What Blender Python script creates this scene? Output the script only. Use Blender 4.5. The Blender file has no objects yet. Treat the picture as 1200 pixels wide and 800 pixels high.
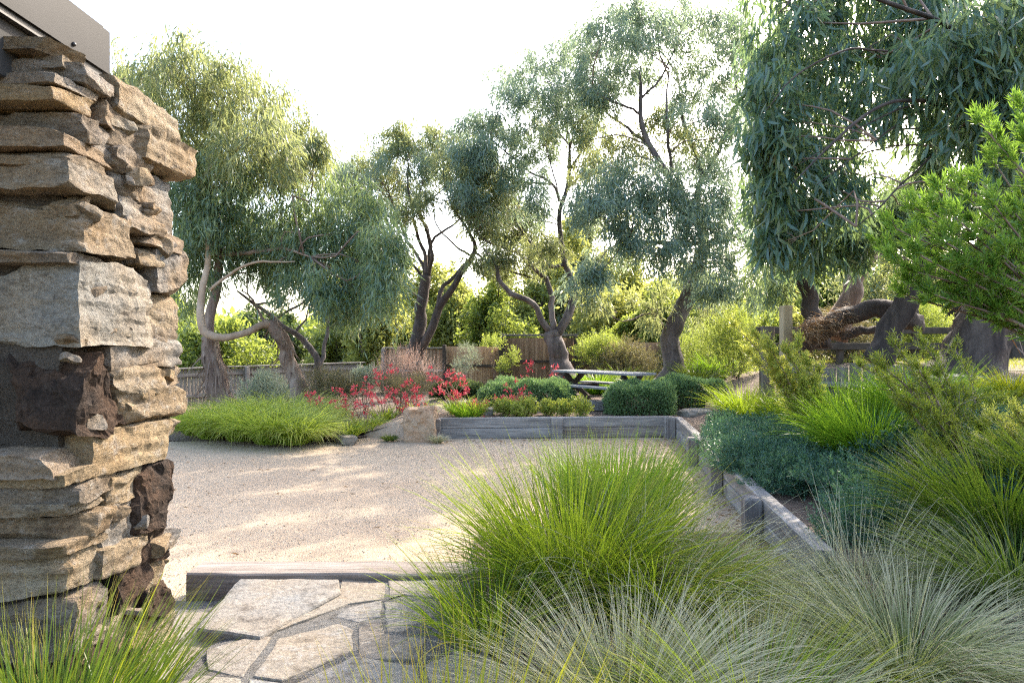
import bpy, bmesh, math, random
import numpy as np
from mathutils import Vector, Matrix, noise as mnoise

C = bpy.context.scene
COL = C.collection
PI = math.pi
R = math.radians

# ------------------------------------------------------------------ camera, sky, sun, exposure
CAM_H = 1.75
cam = bpy.data.cameras.new('camera'); cam.lens = 24; cam.sensor_width = 36
cam.clip_start = 0.05; cam.clip_end = 2000
cam.dof.use_dof = True; cam.dof.focus_distance = 6.0; cam.dof.aperture_fstop = 7.0
co = bpy.data.objects.new('camera', cam); COL.objects.link(co)
co.location = (0, 0, CAM_H); co.rotation_euler = (R(90), 0, 0)
C.camera = co

SUN_AZ, SUN_EL = 34.0, 38.0          # degrees right of straight ahead, degrees above the horizon
w = bpy.data.worlds.new('World'); C.world = w; w.use_nodes = True
nt = w.node_tree
sky = nt.nodes.new('ShaderNodeTexSky'); sky.sky_type = 'NISHITA'; sky.sun_disc = False
sky.sun_elevation = R(SUN_EL); sky.sun_rotation = R(SUN_AZ)
sky.air_density = 1.0; sky.dust_density = 3.0; sky.ozone_density = 1.0
bg = nt.nodes['Background']; bg.inputs['Strength'].default_value = 0.15
tint = nt.nodes.new('ShaderNodeMix'); tint.data_type = 'RGBA'; tint.blend_type = 'MULTIPLY'; tint.inputs[0].default_value = 1.0
tint.inputs[7].default_value = (1.03, 1.0, .955, 1)          # a warm, hazy late-afternoon sky
nt.links.new(sky.outputs['Color'], tint.inputs[6]); nt.links.new(tint.outputs[2], bg.inputs['Color'])
sl = bpy.data.lights.new('sun', 'SUN'); sl.energy = 2.1; sl.angle = R(0.5); sl.color = (1.0, 0.90, 0.76)
so = bpy.data.objects.new('sun', sl); COL.objects.link(so)
sd = Vector((math.sin(R(SUN_AZ)) * math.cos(R(SUN_EL)), math.cos(R(SUN_AZ)) * math.cos(R(SUN_EL)), math.sin(R(SUN_EL))))
so.rotation_euler = sd.to_track_quat('Z', 'Y').to_euler()
so.location = (10, 15, 20)
C.view_settings.view_transform = 'Standard'; C.view_settings.look = 'None'
C.view_settings.gamma = 1.0; C.view_settings.use_curve_mapping = False
C.view_settings.exposure = 2.5
cy = C.cycles
cy.max_bounces = 7; cy.diffuse_bounces = 4; cy.glossy_bounces = 2; cy.transmission_bounces = 4; cy.transparent_max_bounces = 4
cy.caustics_reflective = False; cy.caustics_refractive = False
cy.use_denoising = False; cy.filter_width = 1.2
try:
    cy.denoiser = 'OPENIMAGEDENOISE'; cy.denoising_input_passes = 'RGB_ALBEDO_NORMAL'
except Exception:
    pass

# ------------------------------------------------------------------ helpers
def at(px, py, D):
    """A pixel of the photograph taken to a real point at depth D metres."""
    return np.array(((px - 600) * D / 800.0, D, CAM_H - (py - 400) * D / 800.0))

def link(o, parent=None):
    COL.objects.link(o)
    if parent is not None:
        o.parent = parent
        o.matrix_parent_inverse = Matrix.Translation(-parent.location) if parent.rotation_euler[2] == 0 else parent.matrix_basis.inverted()
    return o

def tag(o, label=None, cat=None, group=None, kind=None):
    if label: o['label'] = label
    if cat: o['category'] = cat
    if group: o['group'] = group
    if kind: o['kind'] = kind
    return o

def thing(name, label, cat, loc=(0, 0, 0), group=None):
    o = bpy.data.objects.new(name, None); COL.objects.link(o)
    o.location = [float(v) for v in loc]; o.empty_display_size = 0.2
    return tag(o, label, cat, group)

class MB:
    """Collects quads in numpy and links them as one mesh object."""
    def __init__(s): s.V = []; s.F = []; s.U = []; s.n = 0
    def add(s, V, F, U=None):
        V = np.asarray(V, np.float32).reshape(-1, 3); F = np.asarray(F, np.int64).reshape(-1, 4)
        s.V.append(V); s.F.append(F + s.n); s.n += len(V)
        s.U.append(np.zeros((len(V), 2), np.float32) if U is None else np.asarray(U, np.float32))
        return s
    def build(s, name, mat, parent=None, smooth=False, **k):
        V = np.concatenate(s.V); F = np.concatenate(s.F).astype(np.int32); U = np.concatenate(s.U)
        if parent is not None:
            V = V - np.array(wloc(parent), np.float32)
        me = bpy.data.meshes.new(name)
        me.vertices.add(len(V)); me.vertices.foreach_set('co', V.ravel())
        me.loops.add(F.size); me.loops.foreach_set('vertex_index', F.ravel())
        me.polygons.add(len(F))
        me.polygons.foreach_set('loop_start', np.arange(0, F.size, 4, dtype=np.int32))
        me.polygons.foreach_set('loop_total', np.full(len(F), 4, np.int32))
        if smooth: me.polygons.foreach_set('use_smooth', np.ones(len(F), bool))
        uv = me.uv_layers.new(name='UVMap'); uv.data.foreach_set('uv', U[F.ravel()].ravel())
        me.update(calc_edges=True); me.validate()
        me.materials.append(mat)
        o = bpy.data.objects.new(name, me); COL.objects.link(o)
        if parent is not None: o.parent = parent
        return tag(o, **k)

def bm_obj(name, bm, mat, parent=None, smooth=False, origin=None, rotz=0.0, **k):
    me = bpy.data.meshes.new(name); bm.to_mesh(me); bm.free()
    if smooth:
        for p in me.polygons: p.use_smooth = True
    me.materials.append(mat)
    o = bpy.data.objects.new(name, me); COL.objects.link(o)
    loc = Vector(origin) if origin is not None else Vector((0, 0, 0))
    if parent is not None:
        o.parent = parent; loc = loc - wloc(parent)
    o.location = loc; o.rotation_euler = (0, 0, rotz)
    return tag(o, **k)

def wloc(o):
    v = Vector((0, 0, 0))
    while o is not None:
        v = v + o.location; o = o.parent
    return v

def norm(a): return a / np.maximum(np.linalg.norm(a, axis=-1, keepdims=True), 1e-9)
def rdir(rng, n): return norm(rng.normal(size=(n, 3)))

def resample(pts, rad, step):
    P = np.asarray(pts, float); Rr = np.asarray(rad, float)
    if len(P) == 2:
        P = np.stack([P[0], (P[0] + P[1]) / 2, P[1]]); Rr = np.array([Rr[0], Rr.mean(), Rr[1]])
    Q = np.vstack([2 * P[0] - P[1], P, 2 * P[-1] - P[-2]])
    outp, outr = [], []
    for i in range(len(P) - 1):
        p0, p1, p2, p3 = Q[i], Q[i + 1], Q[i + 2], Q[i + 3]
        n = max(2, int(np.linalg.norm(p2 - p1) / step))
        for t in np.arange(n) / n:
            outp.append(.5 * ((2 * p1) + (-p0 + p2) * t + (2 * p0 - 5 * p1 + 4 * p2 - p3) * t * t + (-p0 + 3 * p1 - 3 * p2 + p3) * t ** 3))
            outr.append(Rr[i] * (1 - t) + Rr[i + 1] * t)
    outp.append(P[-1]); outr.append(Rr[-1])
    return np.array(outp), np.array(outr)

def tube(mb, pts, rad, ring=8, step=.15, rough=0.0, seed=0, wob=0.0):
    rng = np.random.RandomState(seed)
    P, r = resample(pts, rad, step)
    if wob:
        k = len(P); ph = rng.rand(6) * 6.28
        s = np.linspace(0, 1, k)
        for a in range(3):
            P[:, a] += wob * np.sin(s * (5 + 3 * a) + ph[a]) * s * (0.6 if a == 2 else 1)
            env = np.minimum(1, np.minimum(s, 1 - s) * 6)
            P[:, a] += env * (np.minimum(.45 * r, .03) * np.sin(s * (13 + 5 * a) + ph[a + 1]) + np.minimum(.3 * r, .016) * np.sin(s * (29 + 7 * a) + ph[a + 2])) * (.5 if a == 2 else 1)
    T = norm(np.gradient(P, axis=0))
    nrm = np.cross(T[0], [0.31, 0.9, 0.2]); nrm /= np.linalg.norm(nrm)
    N = []
    for t in T:
        nrm = nrm - t * nrm.dot(t); nrm /= max(np.linalg.norm(nrm), 1e-9); N.append(nrm.copy())
    N = np.array(N); B = np.cross(T, N)
    a = np.linspace(0, 2 * PI, ring, endpoint=False)
    m = np.ones((len(P), ring))
    if rough:
        s = np.arange(len(P))[:, None] * step
        for f, amp in ((2, 1.0), (3, .8), (5, .7), (8, .6), (11, .4)):
            m += rough * amp * .45 * np.sin(f * a[None] + rng.rand() * 6.28 + 1.6 * np.sin(s * (1.2 + rng.rand() * 2) + rng.rand() * 6.28)) * (0.7 + .3 * np.sin(s * 4 + rng.rand() * 6))
        m += rough * .35 * rng.normal(size=m.shape)
    V = P[:, None] + (np.cos(a)[None, :, None] * N[:, None] + np.sin(a)[None, :, None] * B[:, None]) * (r[:, None] * m)[..., None]
    n = len(P)
    i, j = np.meshgrid(np.arange(n - 1), np.arange(ring), indexing='ij')
    F = np.stack([i * ring + j, i * ring + (j + 1) % ring, (i + 1) * ring + (j + 1) % ring, (i + 1) * ring + j], -1).reshape(-1, 4)
    V = V.reshape(-1, 3)
    # close both ends with a centre ring
    V = np.vstack([V, P[0][None], P[-1][None]])
    c0, c1 = n * ring, n * ring + 1
    cap = []
    for q in range(0, ring, 2):
        cap.append((c0, (q + 2) % ring, (q + 1) % ring, q))
        b = (n - 1) * ring
        cap.append((c1, b + q, b + (q + 1) % ring, b + (q + 2) % ring))
    mb.add(V, np.vstack([F, np.array(cap)]))
    return P

def leaf_quads(mb, P, Dv, L, W, rng, bend=.15):
    n = len(P); side = norm(np.cross(Dv, rdir(rng, n))); nor = np.cross(side, Dv)
    L = L[:, None]; W = W[:, None]
    mid = P + Dv * L * .42
    tip = P + Dv * L + nor * L * bend * rng.normal(size=(n, 1))
    V = np.stack([P, mid + side * W * .5 + nor * W * .2, tip, mid - side * W * .5 + nor * W * .2], 1).reshape(-1, 3)
    mb.add(V, np.arange(4 * n).reshape(-1, 4))

def leaf_long(mb, P, Dv, L, W, rng, sickle=.22):
    """lance-shaped leaves with a curve, four rings each"""
    n = len(P); side = norm(np.cross(Dv, rdir(rng, n))); nor = np.cross(side, Dv)
    ts = np.array([0, .22, .55, .82, 1.0]); ws = np.array([.10, .9, 1.0, .55, .03])
    s = rng.normal(size=(n, 1)) * sickle; b = rng.normal(size=(n, 1)) * .12
    rings = []
    for t, q in zip(ts, ws):
        c = P + Dv * (L * t)[:, None] + side * (L[:, None] * s * t * t) + nor * (L[:, None] * b * t * t)
        rings += [c - side * (W * q * .5)[:, None], c + side * (W * q * .5)[:, None]]
    V = np.stack(rings, 1).reshape(-1, 3)
    base = np.arange(n)[:, None, None] * 10
    f = np.array([[0, 1, 3, 2], [2, 3, 5, 4], [4, 5, 7, 6], [6, 7, 9, 8]])[None]
    mb.add(V, (base + f).reshape(-1, 4))

def shoots(mb, P, Dv, Ls, k, lL, lW, ang, rng, tipclose=True):
    """leafy shoots: k narrow leaves spiralled round each shoot axis"""
    n = len(P)
    ax = norm(np.cross(Dv, rdir(rng, n))); bx = np.cross(Dv, ax)
    t = (np.arange(k) + .5) / k
    ph = np.arange(k) * 2.4 + rng.rand(n, 1) * 6.28
    a = ang * (1.15 - .5 * t)[None] + rng.normal(size=(n, k)) * .12
    dirs = Dv[:, None] * np.cos(a)[..., None] + (ax[:, None] * np.cos(ph)[..., None] + bx[:, None] * np.sin(ph)[..., None]) * np.sin(a)[..., None]
    base = P[:, None] + Dv[:, None] * (Ls[:, None] * t[None])[..., None]
    m = n * k
    leaf_quads(mb, base.reshape(-1, 3), norm(dirs.reshape(-1, 3)), lL * (.75 + .5 * rng.rand(m)), lW * (.8 + .4 * rng.rand(m)), rng, .08)

def blades(mb, base, az, tilt, bend, L, W, rng, seg=6, floor=None, power=1.3, twist=.5):
    n = len(base)
    ts = np.linspace(0, 1, seg + 1)
    hor = np.stack([np.cos(az), np.sin(az), np.zeros(n)], -1)
    sid0 = np.stack([-np.sin(az), np.cos(az), np.zeros(n)], -1)
    tw = rng.normal(size=n) * twist
    pos = base.copy(); rings = []; U = []
    ur = rng.rand(n)
    for i, t in enumerate(ts):
        ang = np.minimum(tilt + bend * t ** power, 2.9)
        d = hor * np.sin(ang)[:, None] + np.array([0, 0, 1.]) * np.cos(ang)[:, None]
        if i: pos = pos + d * (L / seg)[:, None]
        if floor is not None: pos[:, 2] = np.maximum(pos[:, 2], floor)
        nn = np.cross(d, sid0)
        s = sid0 * np.cos(tw + t * .6)[:, None] + nn * np.sin(tw + t * .6)[:, None]
        wd = W * (0.75 + .25 * min(1, t * 4)) * (1 - t ** 2.2 * .97)
        rings += [pos - s * wd[:, None] * .5, pos + s * wd[:, None] * .5]
        U += [np.stack([ur, np.full(n, t)], -1)] * 2
    k = 2 * (seg + 1)
    V = np.stack(rings, 1).reshape(-1, 3); U = np.stack(U, 1).reshape(-1, 2)
    f = np.array([[2 * i, 2 * i + 1, 2 * i + 3, 2 * i + 2] for i in range(seg)])[None]
    mb.add(V, (np.arange(n)[:, None, None] * k + f).reshape(-1, 4), U)

def tussock_mb(c, n, rad, L, W, tilt=(.05, .75), bend=(.3, 1.1), seed=0, seg=6, mb=None, lvar=.35, power=1.3, twist=.5):
    rng = np.random.RandomState(seed); mb = mb or MB()
    r = rad * np.sqrt(rng.rand(n)); a0 = rng.rand(n) * 2 * PI
    base = np.stack([c[0] + r * np.cos(a0), c[1] + r * np.sin(a0), np.full(n, c[2])], -1)
    az = a0 + rng.normal(size=n) * .5
    tl = tilt[0] + (tilt[1] - tilt[0]) * (r / rad) ** .8 * (.5 + .5 * rng.rand(n)) + rng.rand(n) * .08
    bd = bend[0] + (bend[1] - bend[0]) * rng.rand(n) ** 1.4
    blades(mb, base, az, tl, bd, L * (1 - lvar + lvar * 1.3 * rng.rand(n)), W * (.7 + .6 * rng.rand(n)), rng, seg, c[2] + .012, power, twist)
    return mb

# ------------------------------------------------------------------ ground heights
def wall_x(y): return 3.0 - 0.121 * (12.5 - y)
def sm(t):
    t = min(1.0, max(0.0, t)); return t * t * (3 - 2 * t)
def hz(x, y):
    if y < 12.5:
        d = x - wall_x(y)
        if d < 0: return 0.0
        return .33 + 1.03 * sm((d - .3) / 3.7) + .02 * math.sin(x * 2.1 + y)
    d = x - 3.0
    z = .33 + 1.03 * sm((d - .3) / 3.7) * (1 - .55 * sm((y - 13) / 8)) + .05 * sm((y - 13) / 4)
    z += .015 * math.sin(x * 2.3) * math.cos(y * 1.7)
    return z * sm((x + 3.3) / 1.7)

def grid_sheet(name, xf, ys, nx, zf, mat, **k):
    V = []; ny = len(ys)
    for y in ys:
        x0, x1 = xf(y)
        for i in range(nx):
            x = x0 + (x1 - x0) * (i / (nx - 1)) ** 1.6
            V.append((x, y, zf(x, y)))
    F = [(j * nx + i, j * nx + i + 1, (j + 1) * nx + i + 1, (j + 1) * nx + i) for j in range(ny - 1) for i in range(nx - 1)]
    return MB().add(V, F).build(name, mat, smooth=True, **k)

# ------------------------------------------------------------------ materials
def new_mat(name):
    m = bpy.data.materials.new(name); m.use_nodes = True
    return m, m.node_tree, m.node_tree.nodes['Principled BSDF']

def N(nt, t, **ins):
    n = nt.nodes.new(t)
    for k, v in ins.items():
        n.inputs[k.replace('_', ' ')].default_value = v
    return n

def ramp(nt, fac, stops):
    r = nt.nodes.new('ShaderNodeValToRGB'); e = r.color_ramp.elements
    while len(e) > 1: e.remove(e[-1])
    e[0].position = stops[0][0]; e[0].color = (*stops[0][1], 1)
    for p, c in stops[1:]:
        q = e.new(p); q.color = (*c, 1)
    nt.links.new(fac, r.inputs['Fac'])
    return r.outputs['Color']

def leaf_mat(name, cols, trans, tf=.4, rough=.45, spec=.4):
    m, nt, b = new_mat(name)
    g = nt.nodes.new('ShaderNodeNewGeometry')
    k = len(cols)
    c = ramp(nt, g.outputs['Random Per Island'], [(i / max(1, k - 1), q) for i, q in enumerate(cols)])
    nt.links.new(c, b.inputs['Base Color'])
    b.inputs['Roughness'].default_value = rough; b.inputs['Specular IOR Level'].default_value = spec
    t = N(nt, 'ShaderNodeBsdfTranslucent'); t.inputs['Color'].default_value = (*trans, 1)
    mx = N(nt, 'ShaderNodeMixShader'); mx.inputs[0].default_value = tf
    nt.links.new(b.outputs[0], mx.inputs[1]); nt.links.new(t.outputs[0], mx.inputs[2])
    nt.links.new(mx.outputs[0], nt.nodes['Material Output'].inputs['Surface'])
    return m

def blade_mat(name, body, alt, tip, trans, tf=.35, tip_at=.8, rough=.4):
    """blade colour differs per blade (uv.x) and turns to the tip colour near its end (uv.y)"""
    m, nt, b = new_mat(name)
    uv = nt.nodes.new('ShaderNodeUVMap'); sp = nt.nodes.new('ShaderNodeSeparateXYZ')
    nt.links.new(uv.outputs[0], sp.inputs[0])
    c0 = ramp(nt, sp.outputs['X'], [(0, body), (.6, tuple((a + q) / 2 for a, q in zip(body, alt))), (.85, alt), (1, tip)])
    f = N(nt, 'ShaderNodeMapRange'); f.inputs['From Min'].default_value = tip_at - .25; f.inputs['From Max'].default_value = 1.0
    nt.links.new(sp.outputs['Y'], f.inputs['Value'])
    mx = nt.nodes.new('ShaderNodeMix'); mx.data_type = 'RGBA'
    nt.links.new(f.outputs[0], mx.inputs[0]); nt.links.new(c0, mx.inputs[6]); mx.inputs[7].default_value = (*tip, 1)
    nt.links.new(mx.outputs[2], b.inputs['Base Color'])
    b.inputs['Roughness'].default_value = rough; b.inputs['Specular IOR Level'].default_value = .2
    t = N(nt, 'ShaderNodeBsdfTranslucent'); t.inputs['Color'].default_value = (*trans, 1)
    ms = N(nt, 'ShaderNodeMixShader'); ms.inputs[0].default_value = tf
    nt.links.new(b.outputs[0], ms.inputs[1]); nt.links.new(t.outputs[0], ms.inputs[2])
    nt.links.new(ms.outputs[0], nt.nodes['Material Output'].inputs['Surface'])
    return m

def coords(nt, scale=(1, 1, 1), rnd=True):
    tc = nt.nodes.new('ShaderNodeTexCoord'); mp = nt.nodes.new('ShaderNodeMapping')
    mp.inputs['Scale'].default_value = scale
    nt.links.new(tc.outputs['Object'], mp.inputs['Vector'])
    if rnd:
        oi = nt.nodes.new('ShaderNodeObjectInfo'); mu = nt.nodes.new('ShaderNodeMath'); mu.operation = 'MULTIPLY'
        mu.inputs[1].default_value = 37.0
        nt.links.new(oi.outputs['Random'], mu.inputs[0]); nt.links.new(mu.outputs[0], mp.inputs['Location'])
    return mp.outputs['Vector']

def noise_tex(nt, vec, scale, detail=6, rough=.6):
    n = N(nt, 'ShaderNodeTexNoise'); n.inputs['Scale'].default_value = scale
    n.inputs['Detail'].default_value = detail; n.inputs['Roughness'].default_value = rough
    nt.links.new(vec, n.inputs['Vector']); return n

def bump(nt, b, h, strength, dist=.02, prev=None):
    u = N(nt, 'ShaderNodeBump'); u.inputs['Strength'].default_value = strength; u.inputs['Distance'].default_value = dist
    nt.links.new(h, u.inputs['Height'])
    if prev is not None: nt.links.new(prev.outputs[0], u.inputs['Normal'])
    nt.links.new(u.outputs[0], b.inputs['Normal']); return u

def mixc(nt, fac, a, b_, mode='MIX'):
    m = nt.nodes.new('ShaderNodeMix'); m.data_type = 'RGBA'; m.blend_type = mode
    if isinstance(fac, (int, float)): m.inputs[0].default_value = fac
    else: nt.links.new(fac, m.inputs[0])
    for i, q in ((6, a), (7, b_)):
        if isinstance(q, tuple): m.inputs[i].default_value = (*q, 1)
        else: nt.links.new(q, m.inputs[i])
    return m.outputs[2]

def grain_mat(name, dark, mid, light, scale=(1.2, 16, 16), bs=.5, rough=.8):
    m, nt, b = new_mat(name)
    v = coords(nt, scale)
    n1 = noise_tex(nt, v, 2.2, 8, .65); n2 = noise_tex(nt, coords(nt, tuple(s * .25 for s in scale)), 2.0, 3, .5)
    c = ramp(nt, n1.outputs['Fac'], [(.28, dark), (.5, mid), (.72, light)])
    c = mixc(nt, .35, c, ramp(nt, n2.outputs['Fac'], [(.35, dark), (.65, light)]))
    nt.links.new(c, b.inputs['Base Color']); b.inputs['Roughness'].default_value = rough; b.inputs['Specular IOR Level'].default_value = .15
    bump(nt, b, n1.outputs['Fac'], bs, .012)
    return m

def bark_mat(name, dark, mid, light, zs=.25, scale=14, bs=.8):
    m, nt, b = new_mat(name)
    v = coords(nt, (1, 1, zs))
    n1 = noise_tex(nt, v, scale, 8, .65); n2 = noise_tex(nt, v, scale * .22, 4, .6)
    c = ramp(nt, n1.outputs['Fac'], [(.3, dark), (.52, mid), (.7, light)])
    c = mixc(nt, n2.outputs['Fac'], c, ramp(nt, n2.outputs['Fac'], [(.4, dark), (.55, mid), (.68, light)]))
    nt.links.new(c, b.inputs['Base Color']); b.inputs['Roughness'].default_value = .85
    bump(nt, b, n1.outputs['Fac'], bs, .03)
    return m

def gravel_mat():
    m, nt, b = new_mat('gravel')
    v = coords(nt, rnd=False)
    vo = N(nt, 'ShaderNodeTexVoronoi'); vo.inputs['Scale'].default_value = 110; nt.links.new(v, vo.inputs['Vector'])
    n1 = noise_tex(nt, v, 60, 4, .7); n2 = noise_tex(nt, v, .55, 4, .6); n3 = noise_tex(nt, v, 6, 4, .6)
    cell = nt.nodes.new('ShaderNodeSeparateColor'); nt.links.new(vo.outputs['Color'], cell.inputs[0])
    c = ramp(nt, cell.outputs[0], [(0, (.16, .115, .075)), (.25, (.30, .218, .142)), (.6, (.40, .297, .207)), (.9, (.50, .40, .30)), (1, (.64, .59, .50))])
    c = mixc(nt, .45, c, ramp(nt, n3.outputs['Fac'], [(.3, (.29, .215, .145)), (.7, (.44, .342, .25))]))
    c = mixc(nt, .5, c, ramp(nt, n2.outputs['Fac'], [(.3, (.33, .245, .167)), (.7, (.44, .36, .26))]))
    nt.links.new(c, b.inputs['Base Color']); b.inputs['Roughness'].default_value = .92
    b.inputs['Specular IOR Level'].default_value = .2
    u = bump(nt, b, vo.outputs['Distance'], .7, .01); u2 = bump(nt, b, n1.outputs['Fac'], .5, .01, u); bump(nt, b, n3.outputs['Fac'], .5, .03, u2)
    return m

def soil_mat(name, c1, c2, c3):
    m, nt, b = new_mat(name)
    v = coords(nt, rnd=False)
    vo = N(nt, 'ShaderNodeTexVoronoi'); vo.inputs['Scale'].default_value = 42; nt.links.new(v, vo.inputs['Vector'])
    n1 = noise_tex(nt, v, 26, 6, .7); n2 = noise_tex(nt, v, 1.3, 4, .6)
    cell = nt.nodes.new('ShaderNodeSeparateColor'); nt.links.new(vo.outputs['Color'], cell.inputs[0])
    c = ramp(nt, cell.outputs[0], [(0, c1), (.5, c2), (1, c3)])
    c = mixc(nt, .5, c, ramp(nt, n2.outputs['Fac'], [(.35, c1), (.6, c2)]))
    nt.links.new(c, b.inputs['Base Color']); b.inputs['Roughness'].default_value = .95
    u = bump(nt, b, n1.outputs['Fac'], .9, .04); bump(nt, b, vo.outputs['Distance'], .6, .03, u)
    return m

def rock_mat(name, cols, spot, lich=(.42, .41, .37), bs=.9, scale=3.0, strata=False, use_island=True):
    m, nt, b = new_mat(name)
    v = coords(nt, (1, 1, 1.5) if strata else (1, 1, 1))
    n1 = noise_tex(nt, v, scale * 4, 10, .7); n2 = noise_tex(nt, v, scale, 5, .6); n3 = noise_tex(nt, v, scale * 16, 6, .7)
    if use_island:
        g = nt.nodes.new('ShaderNodeNewGeometry'); f = g.outputs['Random Per Island']
    else:
        f = n2.outputs['Fac']
    k = len(cols)
    c = ramp(nt, f, [(i / (k - 1), q) for i, q in enumerate(cols)])
    c = mixc(nt, ramp(nt, n2.outputs['Fac'], [(.42, (0, 0, 0)), (.68, (.8, .8, .8))]), c, spot)
    c = mixc(nt, ramp(nt, n1.outputs['Fac'], [(.52, (0, 0, 0)), (.72, (.75, .75, .75))]), c, lich)
    n4 = noise_tex(nt, coords(nt, (1, 1, 2.5)), scale * 1.7, 8, .75)
    c = mixc(nt, .8, c, ramp(nt, n3.outputs['Fac'], [(.3, (.45, .43, .42)), (.55, (1, 1, 1))]), 'MULTIPLY')
    c = mixc(nt, .7, c, ramp(nt, n4.outputs['Fac'], [(.36, (.28, .25, .23)), (.47, (1, 1, 1)), (.6, (1, 1, 1)), (.72, (1.0, .78, .5))]), 'MULTIPLY')
    nt.links.new(c, b.inputs['Base Color']); b.inputs['Roughness'].default_value = .9
    b.inputs['Specular IOR Level'].default_value = .25
    u = bump(nt, b, n1.outputs['Fac'], bs, .03); bump(nt, b, n3.outputs['Fac'], bs * .8, .008, u)
    return m

def plain(name, col, rough=.6, metal=0.0, ns=0, bs=0):
    m, nt, b = new_mat(name)
    if ns:
        n = noise_tex(nt, coords(nt), ns, 6, .6)
        nt.links.new(ramp(nt, n.outputs['Fac'], [(.3, tuple(c * .7 for c in col)), (.7, tuple(min(1, c * 1.25) for c in col))]), b.inputs['Base Color'])
        if bs: bump(nt, b, n.outputs['Fac'], bs, .01)
    else:
        b.inputs['Base Color'].default_value = (*col, 1)
    b.inputs['Roughness'].default_value = rough; b.inputs['Metallic'].default_value = metal
    return m

M = dict(
    gravel=gravel_mat(),
    mulch=soil_mat('mulch', (.07, .045, .03), (.15, .10, .07), (.26, .19, .14)),
    litter=soil_mat('litter', (.09, .07, .035), (.15, .13, .06), (.22, .19, .10)),
    sandstone=rock_mat('sandstone', [(.18, .14, .10), (.31, .235, .15), (.37, .305, .215), (.25, .24, .225), (.36, .265, .15), (.21, .175, .14), (.34, .31, .275), (.28, .19, .11)], (.31, .20, .095), (.36, .35, .325), bs=1.0, strata=True),
    ironstone=rock_mat('ironstone', [(.038, .026, .02), (.062, .04, .028)], (.115, .06, .03), (.085, .075, .066), bs=1.0, scale=4, use_island=False),
    mortar=rock_mat('mortar', [(.10, .08, .06), (.15, .125, .10)], (.08, .06, .045), (.18, .165, .145), scale=6, use_island=False),
    palestone=rock_mat('pale_stone', [(.24, .23, .205), (.30, .275, .235)], (.33, .25, .16), (.34, .33, .31), bs=1.0, use_island=False),
    flag=rock_mat('flagstone', [(.205, .195, .175), (.24, .215, .175), (.22, .19, .155), (.20, .20, .195), (.25, .225, .18)], (.235, .19, .14), (.27, .265, .255), bs=.6, scale=2.2),
    grout=rock_mat('grout', [(.235, .225, .21), (.28, .27, .255)], (.20, .18, .155), (.30, .29, .275), scale=8, use_island=False),
    boulder=rock_mat('boulder', [(.42, .29, .19), (.50, .37, .25)], (.40, .22, .12), (.46, .40, .33), scale=3, use_island=False),
    sleeper=grain_mat('grey_sleeper', (.09, .08, .073), (.21, .19, .175), (.37, .345, .325)),
    sleeper_brown=grain_mat('brown_sleeper', (.07, .052, .04), (.19, .155, .13), (.36, .325, .295)),
    post_wood=grain_mat('post_wood', (.07, .06, .055), (.16, .14, .13), (.28, .26, .245), (14, 14, .9)),
    paling=grain_mat('paling', (.13, .10, .08), (.25, .21, .17), (.36, .32, .27), (14, 14, .8)),
    paling_dark=grain_mat('dark_paling', (.07, .055, .045), (.14, .12, .10), (.22, .19, .16), (14, 14, .8)),
    palepost=grain_mat('pale_post', (.26, .19, .11), (.36, .28, .18), (.46, .38, .26), (14, 14, .8), .3),
    brush=grain_mat('brush', (.12, .07, .04), (.26, .165, .10), (.40, .28, .18), (40, 40, .8), 1.0),
    bamboo=grain_mat('bamboo', (.30, .17, .09), (.44, .28, .16), (.55, .40, .25), (40, 40, .8), .9),
    tablewood=grain_mat('table_wood', (.12, .12, .125), (.20, .20, .21), (.30, .30, .30), (1.2, 20, 20), .3),
    darkwood=grain_mat('dark_wood', (.03, .025, .02), (.06, .05, .04), (.10, .08, .065), (8, 8, 8), .3),
    bark_peel=bark_mat('peeling_bark', (.075, .045, .032), (.22, .15, .115), (.44, .36, .30), .14, 12),
    bark_pale=bark_mat('smooth_bark', (.24, .15, .10), (.40, .29, .21), (.52, .43, .35), .5, 7, .5),
    bark_dark=bark_mat('dark_bark', (.022, .016, .013), (.07, .05, .04), (.15, .11, .095), .18, 14),
    bark_grey=bark_mat('grey_bark', (.035, .025, .022), (.11, .085, .077), (.25, .205, .19), .25, 10),
    bark_furrow=bark_mat('furrowed_bark', (.012, .008, .007), (.045, .031, .026), (.11, .085, .072), .16, 16, 1.0),
    twig=bark_mat('twig_bark', (.10, .06, .045), (.21, .145, .115), (.33, .25, .21), .6, 8, .2),
    metal=plain('dark_metal', (.013, .013, .0145), .55, 0, 3.0),
    metal_pale=plain('pale_metal', (.045, .044, .043), .75, 0, 4.0),
    black=plain('black_steel_and_shade', (.015, .015, .016), .5),
    white=plain('white_render', (.55, .58, .60), .8, 0, 3),
    roof=plain('pale_roof', (.42, .50, .55), .5, 0, 3),
)
M['pebble'] = leaf_mat('pebble', [(.26, .20, .14), (.36, .28, .20), (.46, .38, .29), (.30, .25, .20)], (.1, .1, .1), 0.0, .9)
for k_ in ('metal', 'metal_pale'): M[k_].node_tree.nodes['Principled BSDF'].inputs['Specular IOR Level'].default_value = .12
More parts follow.
